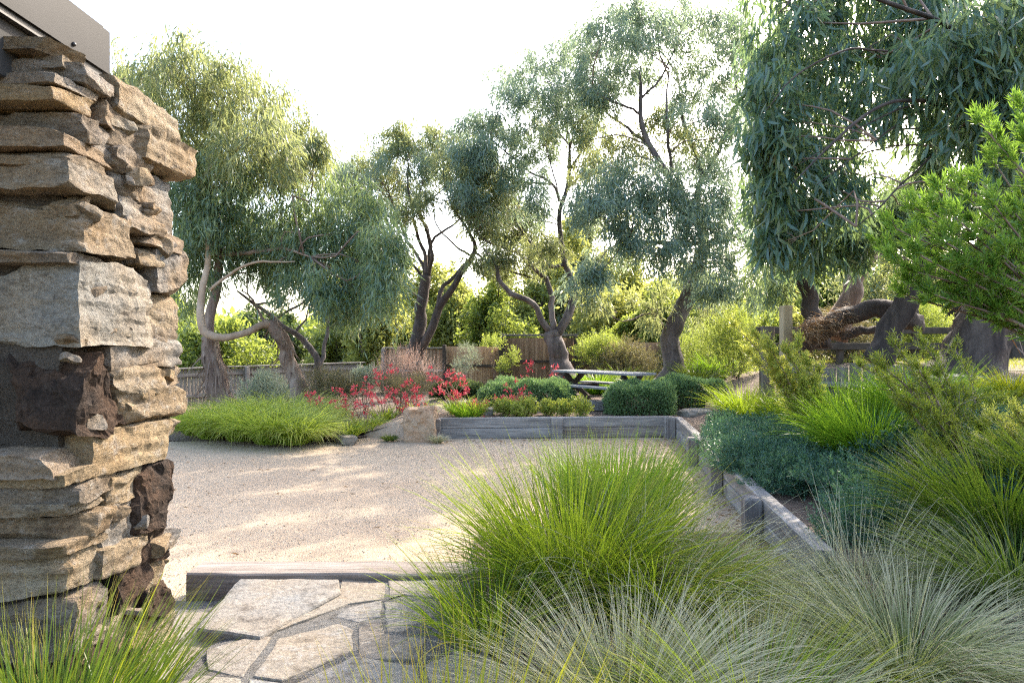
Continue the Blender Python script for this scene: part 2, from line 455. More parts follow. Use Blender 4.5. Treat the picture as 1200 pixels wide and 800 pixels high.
# leaves
M['euc'] = leaf_mat('eucalypt_leaf', [(.07, .13, .105), (.10, .17, .14), (.135, .205, .17), (.11, .16, .085), (.17, .185, .07)], (.34, .44, .14), .42, .42)
M['euc_gold'] = leaf_mat('golden_sunlit_leaf', [(.10, .145, .085), (.13, .175, .095), (.10, .16, .12), (.175, .175, .085), (.15, .13, .07)], (.42, .46, .16), .46, .42)
M['euc_blue'] = leaf_mat('blue_leaf', [(.085, .145, .14), (.125, .195, .185), (.165, .24, .225), (.11, .165, .125), (.16, .185, .10)], (.40, .50, .28), .46, .38, .45)
M['euc_near'] = leaf_mat('near_leaf', [(.045, .10, .085), (.07, .14, .12), (.105, .185, .165), (.085, .135, .065), (.14, .16, .06)], (.28, .40, .14), .42, .32, .6)
M['bright'] = leaf_mat('bright_leaf', [(.10, .14, .05), (.14, .175, .055), (.18, .20, .065), (.12, .16, .065)], (.54, .56, .13), .52, .5)
M['bright2'] = leaf_mat('mid_leaf', [(.05, .09, .025), (.085, .13, .035), (.12, .155, .04)], (.42, .50, .08), .5, .5)
M['darkleaf'] = leaf_mat('dark_leaf', [(.03, .06, .025), (.05, .085, .03), (.075, .105, .04)], (.16, .22, .05), .35, .5)
M['needle'] = leaf_mat('bright_needle', [(.045, .12, .02), (.07, .17, .024), (.11, .21, .03), (.16, .25, .045), (.14, .16, .04)], (.28, .46, .05), .40, .4)
M['gold_needle'] = leaf_mat('gold_needle', [(.19, .25, .045), (.26, .30, .06), (.32, .33, .08)], (.58, .60, .10), .46, .4)
M['olive_needle'] = leaf_mat('olive_needle', [(.07, .12, .02), (.11, .16, .025), (.16, .19, .035)], (.34, .40, .04), .42, .4)
M['hedge'] = leaf_mat('hedge_leaf', [(.07, .15, .06), (.105, .185, .08), (.15, .235, .115), (.20, .27, .155)], (.24, .38, .10), .36, .45)
M['cover'] = leaf_mat('cover_leaf', [(.025, .075, .055), (.045, .11, .08), (.07, .15, .11), (.09, .16, .08)], (.12, .24, .08), .28, .4)
M['silver'] = leaf_mat('silver_leaf', [(.26, .30, .22), (.34, .38, .29), (.42, .45, .36)], (.35, .40, .22), .3, .6)
M['brownshrub'] = leaf_mat('brown_leaf', [(.10, .085, .05), (.14, .12, .07), (.11, .13, .06)], (.25, .22, .08), .35, .6)
M['lime'] = leaf_mat('lime_leaf', [(.19, .28, .04), (.27, .34, .055), (.34, .37, .08), (.36, .30, .12)], (.42, .46, .06), .38, .45)
M['pink'] = leaf_mat('pink_plume', [(.46, .29, .24), (.56, .40, .32), (.50, .42, .31)], (.55, .36, .28), .4, .8)
M['red'] = leaf_mat('red_flower', [(.50, .02, .045), (.62, .055, .085), (.68, .15, .16)], (.66, .09, .11), .35, .5)
M['stemred'] = plain('flower_stem', (.24, .14, .08), .7)
M['dead_bark'] = leaf_mat('dead_bark', [(.10, .06, .045), (.18, .12, .09), (.27, .20, .16)], (.10, .06, .03), .1, .8)
M['dead'] = leaf_mat('dead_leaf', [(.20, .11, .05), (.30, .19, .10), (.38, .27, .16)], (.25, .14, .05), .2, .7)
# blades
M['b_weep'] = blade_mat('weeping_blade', (.12, .22, .025), (.22, .30, .04), (.44, .44, .14), (.46, .56, .06), .45, .72)
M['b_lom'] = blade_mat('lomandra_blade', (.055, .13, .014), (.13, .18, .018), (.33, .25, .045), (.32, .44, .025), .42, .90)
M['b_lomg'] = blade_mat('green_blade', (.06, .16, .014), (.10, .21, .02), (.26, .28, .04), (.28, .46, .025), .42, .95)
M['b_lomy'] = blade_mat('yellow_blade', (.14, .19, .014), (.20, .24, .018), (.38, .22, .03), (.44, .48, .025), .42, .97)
M['b_poa'] = blade_mat('poa_blade', (.075, .125, .028), (.19, .21, .085), (.46, .43, .29), (.28, .34, .08), .32, .62, .6)
M['b_poap'] = blade_mat('pale_poa_blade', (.17, .185, .085), (.38, .35, .22), (.55, .50, .37), (.40, .40, .20), .3, .55, .6)
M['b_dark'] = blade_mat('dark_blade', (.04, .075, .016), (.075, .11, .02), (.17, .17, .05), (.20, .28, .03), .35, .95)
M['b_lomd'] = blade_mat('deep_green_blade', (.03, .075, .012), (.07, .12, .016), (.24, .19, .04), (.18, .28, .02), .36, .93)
for k_ in ('b_poa', 'b_poap'): M[k_].node_tree.nodes['Principled BSDF'].inputs['Specular IOR Level'].default_value = .06
M['lawn'] = blade_mat('lawn_blade', (.14, .17, .03), (.22, .22, .05), (.34, .31, .10), (.38, .40, .05), .35, .7)

# ================================================================== SETTING
MB().add([(-400, -60, -.03), (400, -60, -.03), (400, 900, -.03), (-400, 900, -.03)], [(0, 1, 2, 3)]).build('ground', M['litter'], kind='structure')

# gravel court
gy = list(np.linspace(-2, 13.2, 60))
def court_x(y):
    left = -9.0 if y < 10 else -9.0 + 0
    return (left, wall_x(y) + .04 if y < 12.5 else -1.2)
grid_sheet('gravel_ground', court_x, gy, 70, lambda x, y: .006 * math.sin(x * 1.3 + y * .7) + .004 * math.sin(x * 3.1 - y * 2.2), M['gravel'], kind='structure')

# raised beds: right of the wall, behind the wall
grid_sheet('garden_soil', lambda y: (wall_x(y) + .05, 60), list(np.linspace(-3, 12.5, 60)), 70, hz, M['mulch'], kind='structure')
grid_sheet('garden_soil', lambda y: (-3.3, 60), list(np.linspace(12.52, 24, 50)) + list(np.linspace(25, 120, 30)), 90, lambda x, y: hz(x, y) - .012, M['mulch'], kind='structure')
# left bed and front bed
def left_h(x, y): return .014 + .05 * sm((y - 12.0) / 1.5)
grid_sheet('garden_soil', lambda y: (-14 + .0 * y, -2.6 - 1.5 * sm((12.6 - y) / 1.6)), list(np.linspace(11.95, 26, 30)), 30, left_h, M['mulch'], kind='structure')
grid_sheet('garden_soil', lambda y: (-.55 + .25 * sm((y - 4) / 1.2), wall_x(y) + .06 if y > 4.4 else 6), list(np.linspace(-2, 6.1, 30)), 24, lambda x, y: .05 + .07 * sm((5.9 - y) / 1.2) + (.2 * sm((x - 1.9) / 1.2) if y < 4.4 else 0), M['mulch'], kind='structure')

# ramp path behind the boulder
pts = [(-2.35, 12.25, 1.15), (-2.1, 13.2, 1.1), (-1.5, 14.2, 1.1), (-.6, 15.2, 1.1), (.5, 15.9, 1.2)]
V = []; F = []
Pp, Pw = resample([(a, b, 0) for a, b, c in pts], [c for a, b, c in pts], .15)
for i, (p, ww) in enumerate(zip(Pp, Pw)):
    t = norm(np.gradient(Pp, axis=0)[i]); s = np.array([t[1], -t[0], 0])
    for q in np.linspace(-.5, .5, 7):
        v = p + s * ww * q; V.append((v[0], v[1], max(hz(v[0], v[1]), .0) + (.03 if abs(q) < .45 and 0 < i < len(Pp) - 1 else -.15)))
F = [(i * 7 + j, i * 7 + j + 1, (i + 1) * 7 + j + 1, (i + 1) * 7 + j) for i in range(len(Pp) - 1) for j in range(6)]
MB().add(V, F).build('garden_path', M['gravel'], smooth=True, kind='structure')

# lawn beyond the big trunk
grid_sheet('lawn', lambda y: (6.4 + (y - 9) * .12, 60), list(np.linspace(9.2, 12.5, 14)) + list(np.linspace(12.6, 45, 30)), 50, lambda x, y: hz(x, y) + .012, M['litter'], kind='structure')
rng = np.random.RandomState(5)
n = 26000
lx = 6.6 + 16 * rng.rand(n) ** 1.3; ly = 9.6 + 16 * rng.rand(n)
lb = np.stack([lx, ly, np.array([hz(a, b) for a, b in zip(lx, ly)])], -1)
mb = MB(); blades(mb, lb, rng.rand(n) * 6.28, rng.rand(n) * .5, rng.rand(n), .05 + .06 * rng.rand(n), .008 + .006 * rng.rand(n), rng, 2)
mb.build('lawn_grass', M['lawn'], kind='stuff')

# ------------------------------------------------------------------ flagstone paving
def poly_prism(bm, pts, z0, z1, bev=.012, seed=0, rough=.006):
    """an irregular slab: outline subdivided and jittered, bevelled top, uneven face"""
    rnd = random.Random(seed); out = []
    k = len(pts)
    for i in range(k):
        a, b = Vector(pts[i]).to_2d(), Vector(pts[(i + 1) % k]).to_2d()
        m = max(2, int((b - a).length / .05))
        for j in range(m):
            p = a.lerp(b, j / m)
            q = .011 * mnoise.noise(Vector((p.x * 9, p.y * 9, seed)))
            out.append((p.x + q, p.y + .011 * mnoise.noise(Vector((p.y * 9, p.x * 9, seed + 7.3)))))
    cx = sum(p[0] for p in out) / len(out); cyy = sum(p[1] for p in out) / len(out)
    tx, ty = rnd.uniform(-.015, .015), rnd.uniform(-.015, .015)
    def zz(x, y, z): return z + (x - cx) * tx + (y - cyy) * ty + rough * mnoise.noise(Vector((x * 5, y * 5, seed)))
    rings = []
    for s, z in ((0, z0), (0, z1 - bev), (bev * .6, z1 - bev * .25), (bev * 2, z1), (.35, z1), (.7, z1)):
        ring = []
        for x, y in out:
            d = math.hypot(x - cx, y - cyy)
            f = 1 - (s / max(d, .01) if s < .2 else s)
            X, Y = cx + (x - cx) * f, cyy + (y - cyy) * f
            ring.append(bm.verts.new((X, Y, zz(X, Y, z) if z > z0 else z)))
        rings.append(ring)
    for r0, r1 in zip(rings, rings[1:]):
        for i in range(len(r0)):
            bm.faces.new((r0[i], r0[(i + 1) % len(r0)], r1[(i + 1) % len(r0)], r1[i]))
    bm.faces.new(rings[-1])

PZ = .165
def gp(px, py, z=PZ):                       # a pixel on the paving plane
    D = (CAM_H - z) * 800 / (py - 400); return ((px - 600) * D / 800, D)
slabs = [   # outlines read off the paving, on the plane of its top
    ([(280, 677), (397, 677), (400, 692), (305, 745), (228, 736)], .186),
    ([(402, 676), (452, 678), (452, 700), (408, 707), (330, 737), (318, 741), (402, 694)], .165),
    ([(455, 678), (540, 678), (540, 700), (500, 698), (462, 693), (455, 700)], .17),
    ([(410, 711), (448, 703), (446, 722), (420, 728), (392, 722)], .16),
    ([(326, 746), (396, 727), (416, 733), (414, 760), (330, 796), (296, 790)], .172),
    ([(450, 704), (496, 702), (520, 722), (505, 742), (452, 738)], .166),
    ([(500, 703), (560, 705), (560, 745), (512, 742), (526, 724)], .16),
    ([(419, 735), (446, 726), (450, 744), (500, 748), (490, 775), (418, 772), (420, 760)], .158),
    ([(240, 768), (300, 750), (320, 752), (292, 788), (285, 800), (242, 792)], .13),
    ([(345, 800), (414, 768), (486, 780), (520, 850), (380, 860)], .16),
    ([(292, 800), (336, 803), (370, 860), (300, 900)], .14),
    ([(180, 770), (232, 748), (290, 749), (234, 768), (236, 796), (170, 810)], .10),
    ([(214, 712), (250, 712), (224, 736), (226, 744), (180, 764), (176, 740)], .06),
    ([(170, 822), (236, 802), (284, 806), (290, 900), (150, 920)], .11),
    ([(496, 780), (560, 752), (600, 800), (600, 900), (530, 880)], .155),
]
def pave_h(x, y):
    t = sm((x + 2.0) / .55)
    return .03 + .126 * t + .005 * mnoise.noise(Vector((x * 8, y * 8, 0)))
bm = bmesh.new()
for i, (pl, z) in enumerate(slabs):
    q = [gp(x, y, z) for x, y in pl]
    cx = sum(p[0] for p in q) / len(q); cyy = sum(p[1] for p in q) / len(q)
    q = [(cx + (x - cx) * .988, cyy + (y - cyy) * .985) for x, y in q]
    a = sum(q[k][0] * q[(k + 1) % len(q)][1] - q[(k + 1) % len(q)][0] * q[k][1] for k in range(len(q)))
    if a < 0: q.reverse()
    zt = z if i == 0 else pave_h(cx, cyy) + .005 + .004 * ((i * 7) % 5) / 5
    poly_prism(bm, q, zt - (.15 if i == 0 else .09), zt, .008 if i else .014, i + 3, .006)
bm_obj('flagstone_paving', bm, M['flag'], kind='structure')
grid_sheet('paving_base', lambda y: (-3.6, -.25), list(np.linspace(-.5, 4.53, 60)), 60, pave_h, M['grout'], kind='structure')

# ------------------------------------------------------------------ timber
def beam_bm(L, Wd, H, seed=0, bev=.012, seg=.18):
    """a sawn timber along x, rough edges, slight checks"""
    bm = bmesh.new()
    n = max(2, int(L / seg))
    rings = []
    b = bev
    prof = [(-Wd / 2 + b, -H / 2), (Wd / 2 - b, -H / 2), (Wd / 2, -H / 2 + b), (Wd / 2, 0), (Wd / 2, H / 2 - b), (Wd / 2 - b, H / 2), (0, H / 2), (-Wd / 2 + b, H / 2), (-Wd / 2, H / 2 - b), (-Wd / 2, 0), (-Wd / 2, -H / 2 + b)]
    xs = [-L / 2] + [-L / 2 + L * (i / n) for i in range(n + 1)] + [L / 2]
    for i, x in enumerate(xs):
        f = .985 if i in (0, len(xs) - 1) else 1.0
        if i == 0: x -= bev * .5
        if i == len(xs) - 1: x += bev * .5
        ring = []
        for k, (y, z) in enumerate(prof):
            v = Vector((x * 2.2, y * 8 + seed * 3.1, z * 8))
            d = .005 * mnoise.noise(v) + .003 * mnoise.noise(v * 4)
            ring.append(bm.verts.new((x, y * f + d, z * f + .006 * mnoise.noise(v * 1.7 + Vector((9, 9, 9))))))
        rings.append(ring)
    for r0, r1 in zip(rings, rings[1:]):
        for i in range(len(prof)):
            bm.faces.new((r0[i], r1[i], r1[(i + 1) % len(prof)], r0[(i + 1) % len(prof)]))
    bm.faces.new(rings[0]); bm.faces.new(list(reversed(rings[-1])))
    bmesh.ops.recalc_face_normals(bm, faces=bm.faces)
    return bm

def post_bm(w_, d_, h_, seed=0, dome=.03):
    """upright timber post, rounded worn top; base at z=0"""
    bm = bmesh.new(); b = .014
    prof = [(-w_ / 2 + b, -d_ / 2), (0, -d_ / 2), (w_ / 2 - b, -d_ / 2), (w_ / 2, -d_ / 2 + b), (w_ / 2, 0), (w_ / 2, d_ / 2 - b), (w_ / 2 - b, d_ / 2), (0, d_ / 2), (-w_ / 2 + b, d_ / 2), (-w_ / 2, d_ / 2 - b), (-w_ / 2, 0), (-w_ / 2, -d_ / 2 + b)]
    rings = []
    lv = [(0, 1), (h_ * .3, 1), (h_ * .6, 1), (h_ - dome, 1), (h_ - dome * .4, .93), (h_, .72)]
    for z, f in lv:
        rings.append([bm.verts.new((x * f + .005 * mnoise.noise(Vector((x * 9, z * 3, seed))), y * f + .005 * mnoise.noise(Vector((y * 9, z * 3, seed + 5))), z + (.006 * mnoise.noise(Vector((x * 15, y * 15, seed))) if z else 0))) for x, y in prof])
    for r0, r1 in zip(rings, rings[1:]):
        for i in range(12):
            bm.faces.new((r0[i], r0[(i + 1) % 12], r1[(i + 1) % 12], r1[i]))
    bm.faces.new(rings[-1]); bm.faces.new(list(reversed(rings[0])))
    return bm

# back retaining wall
bw = thing('retaining_wall', 'low grey timber sleeper wall across the back of the gravel, beside the boulder', 'wall', (0.85, 12.45, 0))
A = np.array([-1.32, 12.25]); B = np.array([2.94, 12.55]); dv = (B - A); ang = math.atan2(dv[1], dv[0])
for bay in range(2):
    for row in range(2):
        mid = A + dv * (.25 + .5 * bay)
        bm_obj('sleeper', beam_bm(2.12, .11, .185, bay * 2 + row), M['sleeper' if bay == 0 or row else 'sleeper_brown'], bw, origin=(mid[0], mid[1] + .03, .10 + row * .19 - .005), rotz=ang + (.004 if row else 0))
for t, nm in ((0, 'sleeper_brown'), (.5, 'sleeper'), (.985, 'sleeper')):
    p = A + dv * t
    bm_obj('post', post_bm(.2, .12, .40 if t else .385, int(t * 7)), M[nm], bw, origin=(p[0] - (.05 if t == 0 else 0), p[1] - .09, -.01), rotz=ang)
# right retaining wall
rw = thing('retaining_wall', 'long grey timber sleeper wall running along the right edge of the gravel', 'wall', (2.55, 8.4, 0))
a2 = math.atan2(1, .121)
ys = [12.45, 10.0, 7.55, 5.9, 4.5]
for i, (y1, y0) in enumerate(zip(ys, ys[1:])):
    for row in range(2):
        ym = (y0 + y1) / 2
        bm_obj('sleeper', beam_bm(abs(y1 - y0) / math.sin(a2) - .012, .13, .185, 20 + i * 2 + row), M['sleeper'], rw, origin=(wall_x(ym) + .04, ym, .095 + row * .19), rotz=a2)
for i, y in enumerate((12.33, 9.7, 7.85, 6.0)):
    bm_obj('post', post_bm(.15, .19, .40, 40 + i, .05), M['post_wood'], rw, origin=(wall_x(y) - .105, y, -.01), rotz=a2 - PI / 2)
# front sleeper at the paving edge
fs = bm_obj('step_sleeper', beam_bm(2.0, .27, .195, 77, .012), M['sleeper_brown'], origin=(-1.17, 4.69, .105), label='single weathered timber sleeper lying along the far edge of the stone paving', cat='sleeper')

# ------------------------------------------------------------------ rocks
def rock_bm(size, seed=0, cuts=5, box=.55, amp=.12, fine=.03, bm=None, M4=None, strata=0.0):
    """a quarried stone: box pulled towards an ellipsoid, cut by noise"""
    own = bm is None
    bm = bm or bmesh.new()
    t = bmesh.new()
    bmesh.ops.create_cube(t, size=2)
    bmesh.ops.subdivide_edges(t, edges=t.edges, cuts=cuts, use_grid_fill=True)
    sx, sy, sz = size
    o = Vector((seed * 3.17, seed * 1.31, seed * 2.23))
    rn = random.Random(seed * 7 + 3)
    planes = []
    for _ in range(11):
        n = Vector((rn.gauss(0, 1), rn.gauss(0, 1), rn.gauss(0, .8))).normalized()
        planes.append((n, (abs(n.x) + abs(n.y) + abs(n.z)) * rn.uniform(box, .97)))
    m = min(sx, sy, sz)
    for v in t.verts:
        p = v.co.copy()
        for n, d in planes:
            e = n.dot(p) - d
            if e > 0: p -= n * e
        q = Vector((p.x * sx / 2, p.y * sy / 2, p.z * sz / 2))
        d = mnoise.noise_vector(q * (.9 / max(m, .12)) + o) * amp * .5 * m + mnoise.noise_vector(q * 12 + o) * fine * min(1, m / .15) + mnoise.noise_vector(q * 30 + o) * fine * .45
        if strata:
            d += Vector((p.x, p.y, 0)) * strata * .35 * mnoise.noise(Vector((q.x * 1.5, q.y * 1.5, q.z * 22)) + o)
        v.co = q + d
    me = bpy.data.meshes.new('tmp'); t.to_mesh(me); t.free()
    if M4 is not None: me.transform(M4)
    bm.from_mesh(me); bpy.data.meshes.remove(me)
    return bm

# stone chimney pillar -------------------------------------------------
XF = -1.95                                    # plane of the face that looks at the gravel
pil = thing('stone_chimney', 'tall rough pillar of stacked sandstone and dark ironstone blocks at the left', 'chimney', (-2.6, 3.5, 0))
bm = bmesh.new(); bmesh.ops.create_cube(bm, size=1)
bmesh.ops.subdivide_edges(bm, edges=bm.edges, cuts=14, use_grid_fill=True)
for v in bm.verts:
    v.co = Vector((-2.66 + v.co.x * 1.28, 3.5 + v.co.y * .90, 1.47 + v.co.z * 2.94)); v.co += mnoise.noise_vector(v.co * 7) * .025 + mnoise.noise_vector(v.co * 22) * .012
bm_obj('mortar_core', bm, M['mortar'], pil)
# (x0, y0, x1, y1) on the picture of the face, push outward, kind, wraps round the corner to the near side
ST = [(40, 58, 100, 72, .03, 0, 1), (40, 71, 96, 86, .0, 0, 1), (40, 84, 122, 102, .05, 0, 1), (40, 101, 116, 116, .01, 0, 1), (45, 112, 112, 138, .02, 0, 1), (40, 138, 108, 168, .05, 0, 1),
      (40, 168, 130, 190, .03, 0, 1), (40, 188, 112, 206, .05, 0, 1), (40, 206, 142, 236, .07, 0, 1), (40, 237, 160, 300, .05, 0, 1), (40, 299, 120, 313, .03, 0, 1),
      (40, 311, 176, 406, .05, 2, 1), (40, 408, 120, 518, .06, 1, 1), (40, 520, 128, 546, .03, 0, 1), (40, 545, 110, 562, .06, 0, 1), (40, 560, 124, 582, .05, 0, 1), (40, 580, 118, 598, .02, 0, 1), (40, 596, 130, 626, .05, 0, 1), (40, 625, 122, 642, .02, 0, 1),
      (40, 640, 120, 690, .0, 0, 1), (40, 690, 120, 760, .02, 0, 1), (40, 755, 130, 830, .02, 1, 1), (40, 830, 130, 900, .0, 0, 1),
      (114, 120, 140, 152, .02, 0, 0), (128, 118, 214, 158, .03, 0, 0), (116, 150, 180, 184, .02, 0, 0), (150, 158, 221, 200, .06, 0, 0), (124, 178, 170, 206, .05, 0, 0), (104, 140, 134, 190, .0, 0, 0),
      (134, 190, 170, 232, .0, 0, 0), (142, 202, 212, 268, -.01, 0, 0), (140, 236, 170, 262, .04, 0, 0), (142, 254, 180, 276, .05, 0, 0),
      (164, 272, 212, 294, .05, 0, 0), (160, 292, 182, 312, .04, 0, 0), (176, 294, 214, 344, .04, 0, 0), (176, 344, 212, 400, -.03, 0, 0),
      (172, 384, 212, 416, -.01, 0, 0), (122, 404, 182, 432, .03, 0, 0), (150, 398, 206, 430, .02, 0, 0), (124, 430, 184, 462, .05, 0, 0), (180, 428, 208, 452, .0, 0, 0),
      (118, 462, 160, 500, .0, 1, 0), (136, 456, 206, 494, .05, 0, 0), (96, 498, 200, 546, .05, 0, 0), (150, 494, 204, 516, .02, 0, 0),
      (120, 552, 160, 588, .03, 0, 0), (150, 542, 196, 622, .05, 1, 0), (118, 584, 156, 640, .02, 0, 0), (110, 636, 160, 668, .05, 0, 0), (128, 616, 178, 650, .0, 0, 0),
      (156, 622, 192, 662, .02, 1, 0), (128, 660, 168, 706, .03, 1, 0), (164, 656, 192, 690, .0, 0, 0), (160, 684, 200, 724, .03, 1, 0), (110, 700, 165, 760, .02, 0, 0), (160, 715, 205, 760, .0, 0, 0), (120, 745, 200, 800, .0, 0, 0)]
sand = bmesh.new(); iron = []; pale = bmesh.new()
rc = random.Random(21)
for i in range(60):
    y_ = rc.uniform(3.0, 3.95); z_ = rc.uniform(.05, 2.85); s_ = rc.uniform(.04, .11)
    rock_bm((s_ * 1.2, s_ * rc.uniform(.8, 1.8), s_ * rc.uniform(.35, .8)), 300 + i, 5, .6, .25, .015, sand, Matrix.Translation((XF - .02 + rc.uniform(-.04, .035), y_, z_)) @ Matrix.Rotation(rc.uniform(-.5, .5), 4, 'X') @ Matrix.Rotation(rc.uniform(-.6, .6), 4, 'Z'))
for i, (x0, y0, x1, y1, push, kind, wrap) in enumerate(ST):
    D0 = -XF * 800 / (600 - x0); D1 = -XF * 800 / (600 - x1)
    if wrap: D0 = 2.96 + random.Random(i * 5 + 1).uniform(-.08, .07)
    D1 = max(D1, D0 + .12)
    Dm = -XF * 800 / (600 - (max(x0, 75) + x1) / 2)
    z1 = CAM_H - (y0 - 400) * Dm / 800; z0 = CAM_H - (y1 - 400) * Dm / 800
    deep = ((.30 if kind == 1 else .36 if kind == 2 else .75) if wrap else .34)
    sx = deep + push; cx = XF + push - sx / 2
    size = (sx * 1.0, (D1 - D0) * 1.02, (z1 - z0) * 1.0)
    M4 = Matrix.Translation((cx, (D0 + D1) / 2, (z0 + z1) / 2)) @ Matrix.Rotation(random.Random(i).uniform(-.10, .10), 4, 'Z') @ Matrix.Rotation(random.Random(i + 90).uniform(-.05, .05), 4, 'X')
    if kind == 1:
        iron.append((i, rock_bm(size, i + 1, 15, .56, .30, .026, None, M4)))
    else:
        rock_bm(size, i + 1, 16, .72, .14, .013, sand if kind != 2 else pale, M4, .04)
# rest of the front side, running out of the picture
rnd = random.Random(4); z = .0
while z < 2.95:
    hh = rnd.uniform(.07, .17); x = -2.35
    while x > -3.3:
        ww = rnd.uniform(.2, .5)
        rock_bm((ww, .3, hh), int(z * 100 + x * -10), 7, .74, .17, .02, sand, Matrix.Translation((x - ww / 2, 3.12 - rnd.uniform(0, .05), z + hh / 2)), .05)
        x -= ww * .97
    z += hh * .98
bm_obj('sandstone_masonry', sand, M['sandstone'], pil)
bm_obj('stone_block', pale, M['palestone'], pil, label='large pale grey-cream block at mid height of the pillar')
for i, b in iron:
    o = bm_obj('ironstone_block', b, M['ironstone'], pil)
    if i == 9: o['label'] = 'large dark red-brown ironstone block in the middle of the pillar'

def box_bm(x0, x1, y0, y1, z0, z1, bev=.006, seg=2):
    bm = bmesh.new(); bmesh.ops.create_cube(bm, size=1)
    for v in bm.verts:
        v.co = Vector(((x0 + x1) / 2 + v.co.x * (x1 - x0), (y0 + y1) / 2 + v.co.y * (y1 - y0), (z0 + z1) / 2 + v.co.z * (z1 - z0)))
    if bev: bmesh.ops.bevel(bm, geom=list(bm.edges), offset=bev, segments=seg, affect='EDGES')
    return bm
cap = thing('chimney_cap', 'dark grey sheet-metal cap above the stone pillar', 'chimney cap', (-2.7, 3.0, 2.95))
bm = box_bm(-3.3, -2.12, 2.2, 3.60, 3.155, 3.40, 0)
ed = [e for e in bm.edges if abs(e.verts[0].co.z - e.verts[1].co.z) < .01 and abs(e.verts[0].co.y - 3.6) < .01 and abs(e.verts[1].co.y - 3.6) < .01 and e.verts[0].co.z > 3.3]
bmesh.ops.bevel(bm, geom=[e for e in bm.edges if all(v.co.z > 3.3 for v in e.verts)], offset=.022, segments=3, affect='EDGES')
bm_obj('hood', bm, M['metal'], cap)
bm_obj('flue_box', box_bm(-3.25, -2.17, 2.25, 3.44, 2.88, 3.125, .004), M['metal_pale'], cap)
bm_obj('shadow_gap', box_bm(-3.2, -2.135, 2.25, 3.56, 3.124, 3.156, 0), M['black'], cap)  # solid black box, paints in the shade of the slot under the hood
bm_obj('bracket', box_bm(-2.30, -2.165, 3.46, 3.53, 2.90, 3.13, .003), M['black'], cap)
bm = bmesh.new(); bmesh.ops.create_uvsphere(bm, u_segments=12, v_segments=8, radius=.011)
bm_obj('rivet', bm, M['black'], cap, origin=(-2.118, 3.30, 3.185), smooth=True)

# boulder and loose stones
bo = at(492, 497, 12.0)
bm = rock_bm((.54, .48, .70), 11, 12, .74, .16, .03)
bm_obj('boulder', bm, M['boulder'], origin=(bo[0], 12.05, .24), label='rough orange-brown boulder at the left end of the back timber wall', cat='boulder')
def flatrock(px, py, D, s, seed, label, mat='flag', z=None):
    p = at(px, py, D); z = hz(p[0], D) if z is None else z
    bm_obj('flat_stone', rock_bm(s, seed, 8, .7, .15, .012), M[mat], origin=(p[0], D, z + s[2] * .3), rotz=seed * .7, label=label, cat='stone')
flatrock(405, 511, 11.75, (.5, .26, .13), 21, 'flat pale edging stone at the near end of the ramp path', z=.03)
flatrock(258, 654, 4.98, (.26, .18, .12), 22, 'small pale flat stone behind the left end of the step sleeper', z=.0)
flatrock(815, 484, 13.3, (.62, .45, .12), 23, 'flat grey stone behind the corner of the two timber walls')
flatrock(838, 480, 13.6, (.55, .4, .12), 24, 'flat mossy stone beside the clipped hedge at the wall corner', 'boulder')
flatrock(698, 468, 14.3, (.75, .5, .22), 25, 'grey step stone between the two clipped hedges below the picnic table', 'grout')
flatrock(548, 467, 14.6, (.9, .4, .16), 26, 'long flat pale stone half hidden behind red flowers')
flatrock(565, 480, 13.3, (.45, .35, .14), 27, 'small pale stone among red flowers behind the timber wall')
# big rocks at the lawn edge, right
for i, (px, py, D, s, l) in enumerate([(1130, 462, 8.2, (1.1, .6, .42), 'grey lichen-spotted rock below the thick furrowed trunk'), (1178, 462, 8.0, (.9, .6, .36), 'grey rock at the lawn edge right of the thick trunk')]):
    p = at(px, py, D)
    bm_obj('garden_rock', rock_bm(s, 31 + i, 11, .55, .2, .03), M['grout'], origin=(p[0], p[1], p[2]), rotz=.3 * i, label=l, cat='rock')

# ------------------------------------------------------------------ picnic table
T0 = Vector((1.97, 15.0, 0)); T0.z = hz(1.97, 15.0) + .0
tb = thing('picnic_table', 'grey timber picnic table with attached side benches behind the clipped hedges', 'table', T0)
TA = R(-50)
def tpart(name, bm, mat, lx, ly, lz, rot=0.0):
    c, s = math.cos(TA), math.sin(TA)
    return bm_obj(name, bm, mat, tb, origin=(T0.x + lx * c - ly * s, T0.y + lx * s + ly * c, T0.z + lz), rotz=TA + rot)
bm = bmesh.new()
for k in range(5):
    b2 = beam_bm(2.4, .145, .045, 60 + k, .005, .4)
    me = bpy.data.meshes.new('t'); b2.to_mesh(me); b2.free(); me.transform(Matrix.Translation((0, (k - 2) * .152, 0))); bm.from_mesh(me); bpy.data.meshes.remove(me)
tpart('table_top', bm, M['tablewood'], 0, 0, .73)
for sgn in (-1, 1):
    bm = bmesh.new()
    for k in range(2):
        b2 = beam_bm(2.4, .13, .045, 70 + k, .005, .4)
        me = bpy.data.meshes.new('t'); b2.to_mesh(me); b2.free(); me.transform(Matrix.Translation((0, (k - .5) * .137, 0))); bm.from_mesh(me); bpy.data.meshes.remove(me)
    tpart('bench', bm, M['tablewood'], 0, sgn * .66, .45)
def bar_bm(a, b, wd, th):
    a, b = Vector(a), Vector(b); d = b - a
    bm = bmesh.new(); bmesh.ops.create_cube(bm, size=1)
    rot = d.to_track_quat('X', 'Z').to_matrix().to_4x4()
    bmesh.ops.transform(bm, matrix=Matrix.Translation((a + b) / 2) @ rot @ Matrix.Diagonal((d.length, wd, th, 1)), verts=bm.verts)
    bmesh.ops.bevel(bm, geom=list(bm.edges), offset=.004, segments=1, affect='EDGES')
    return bm
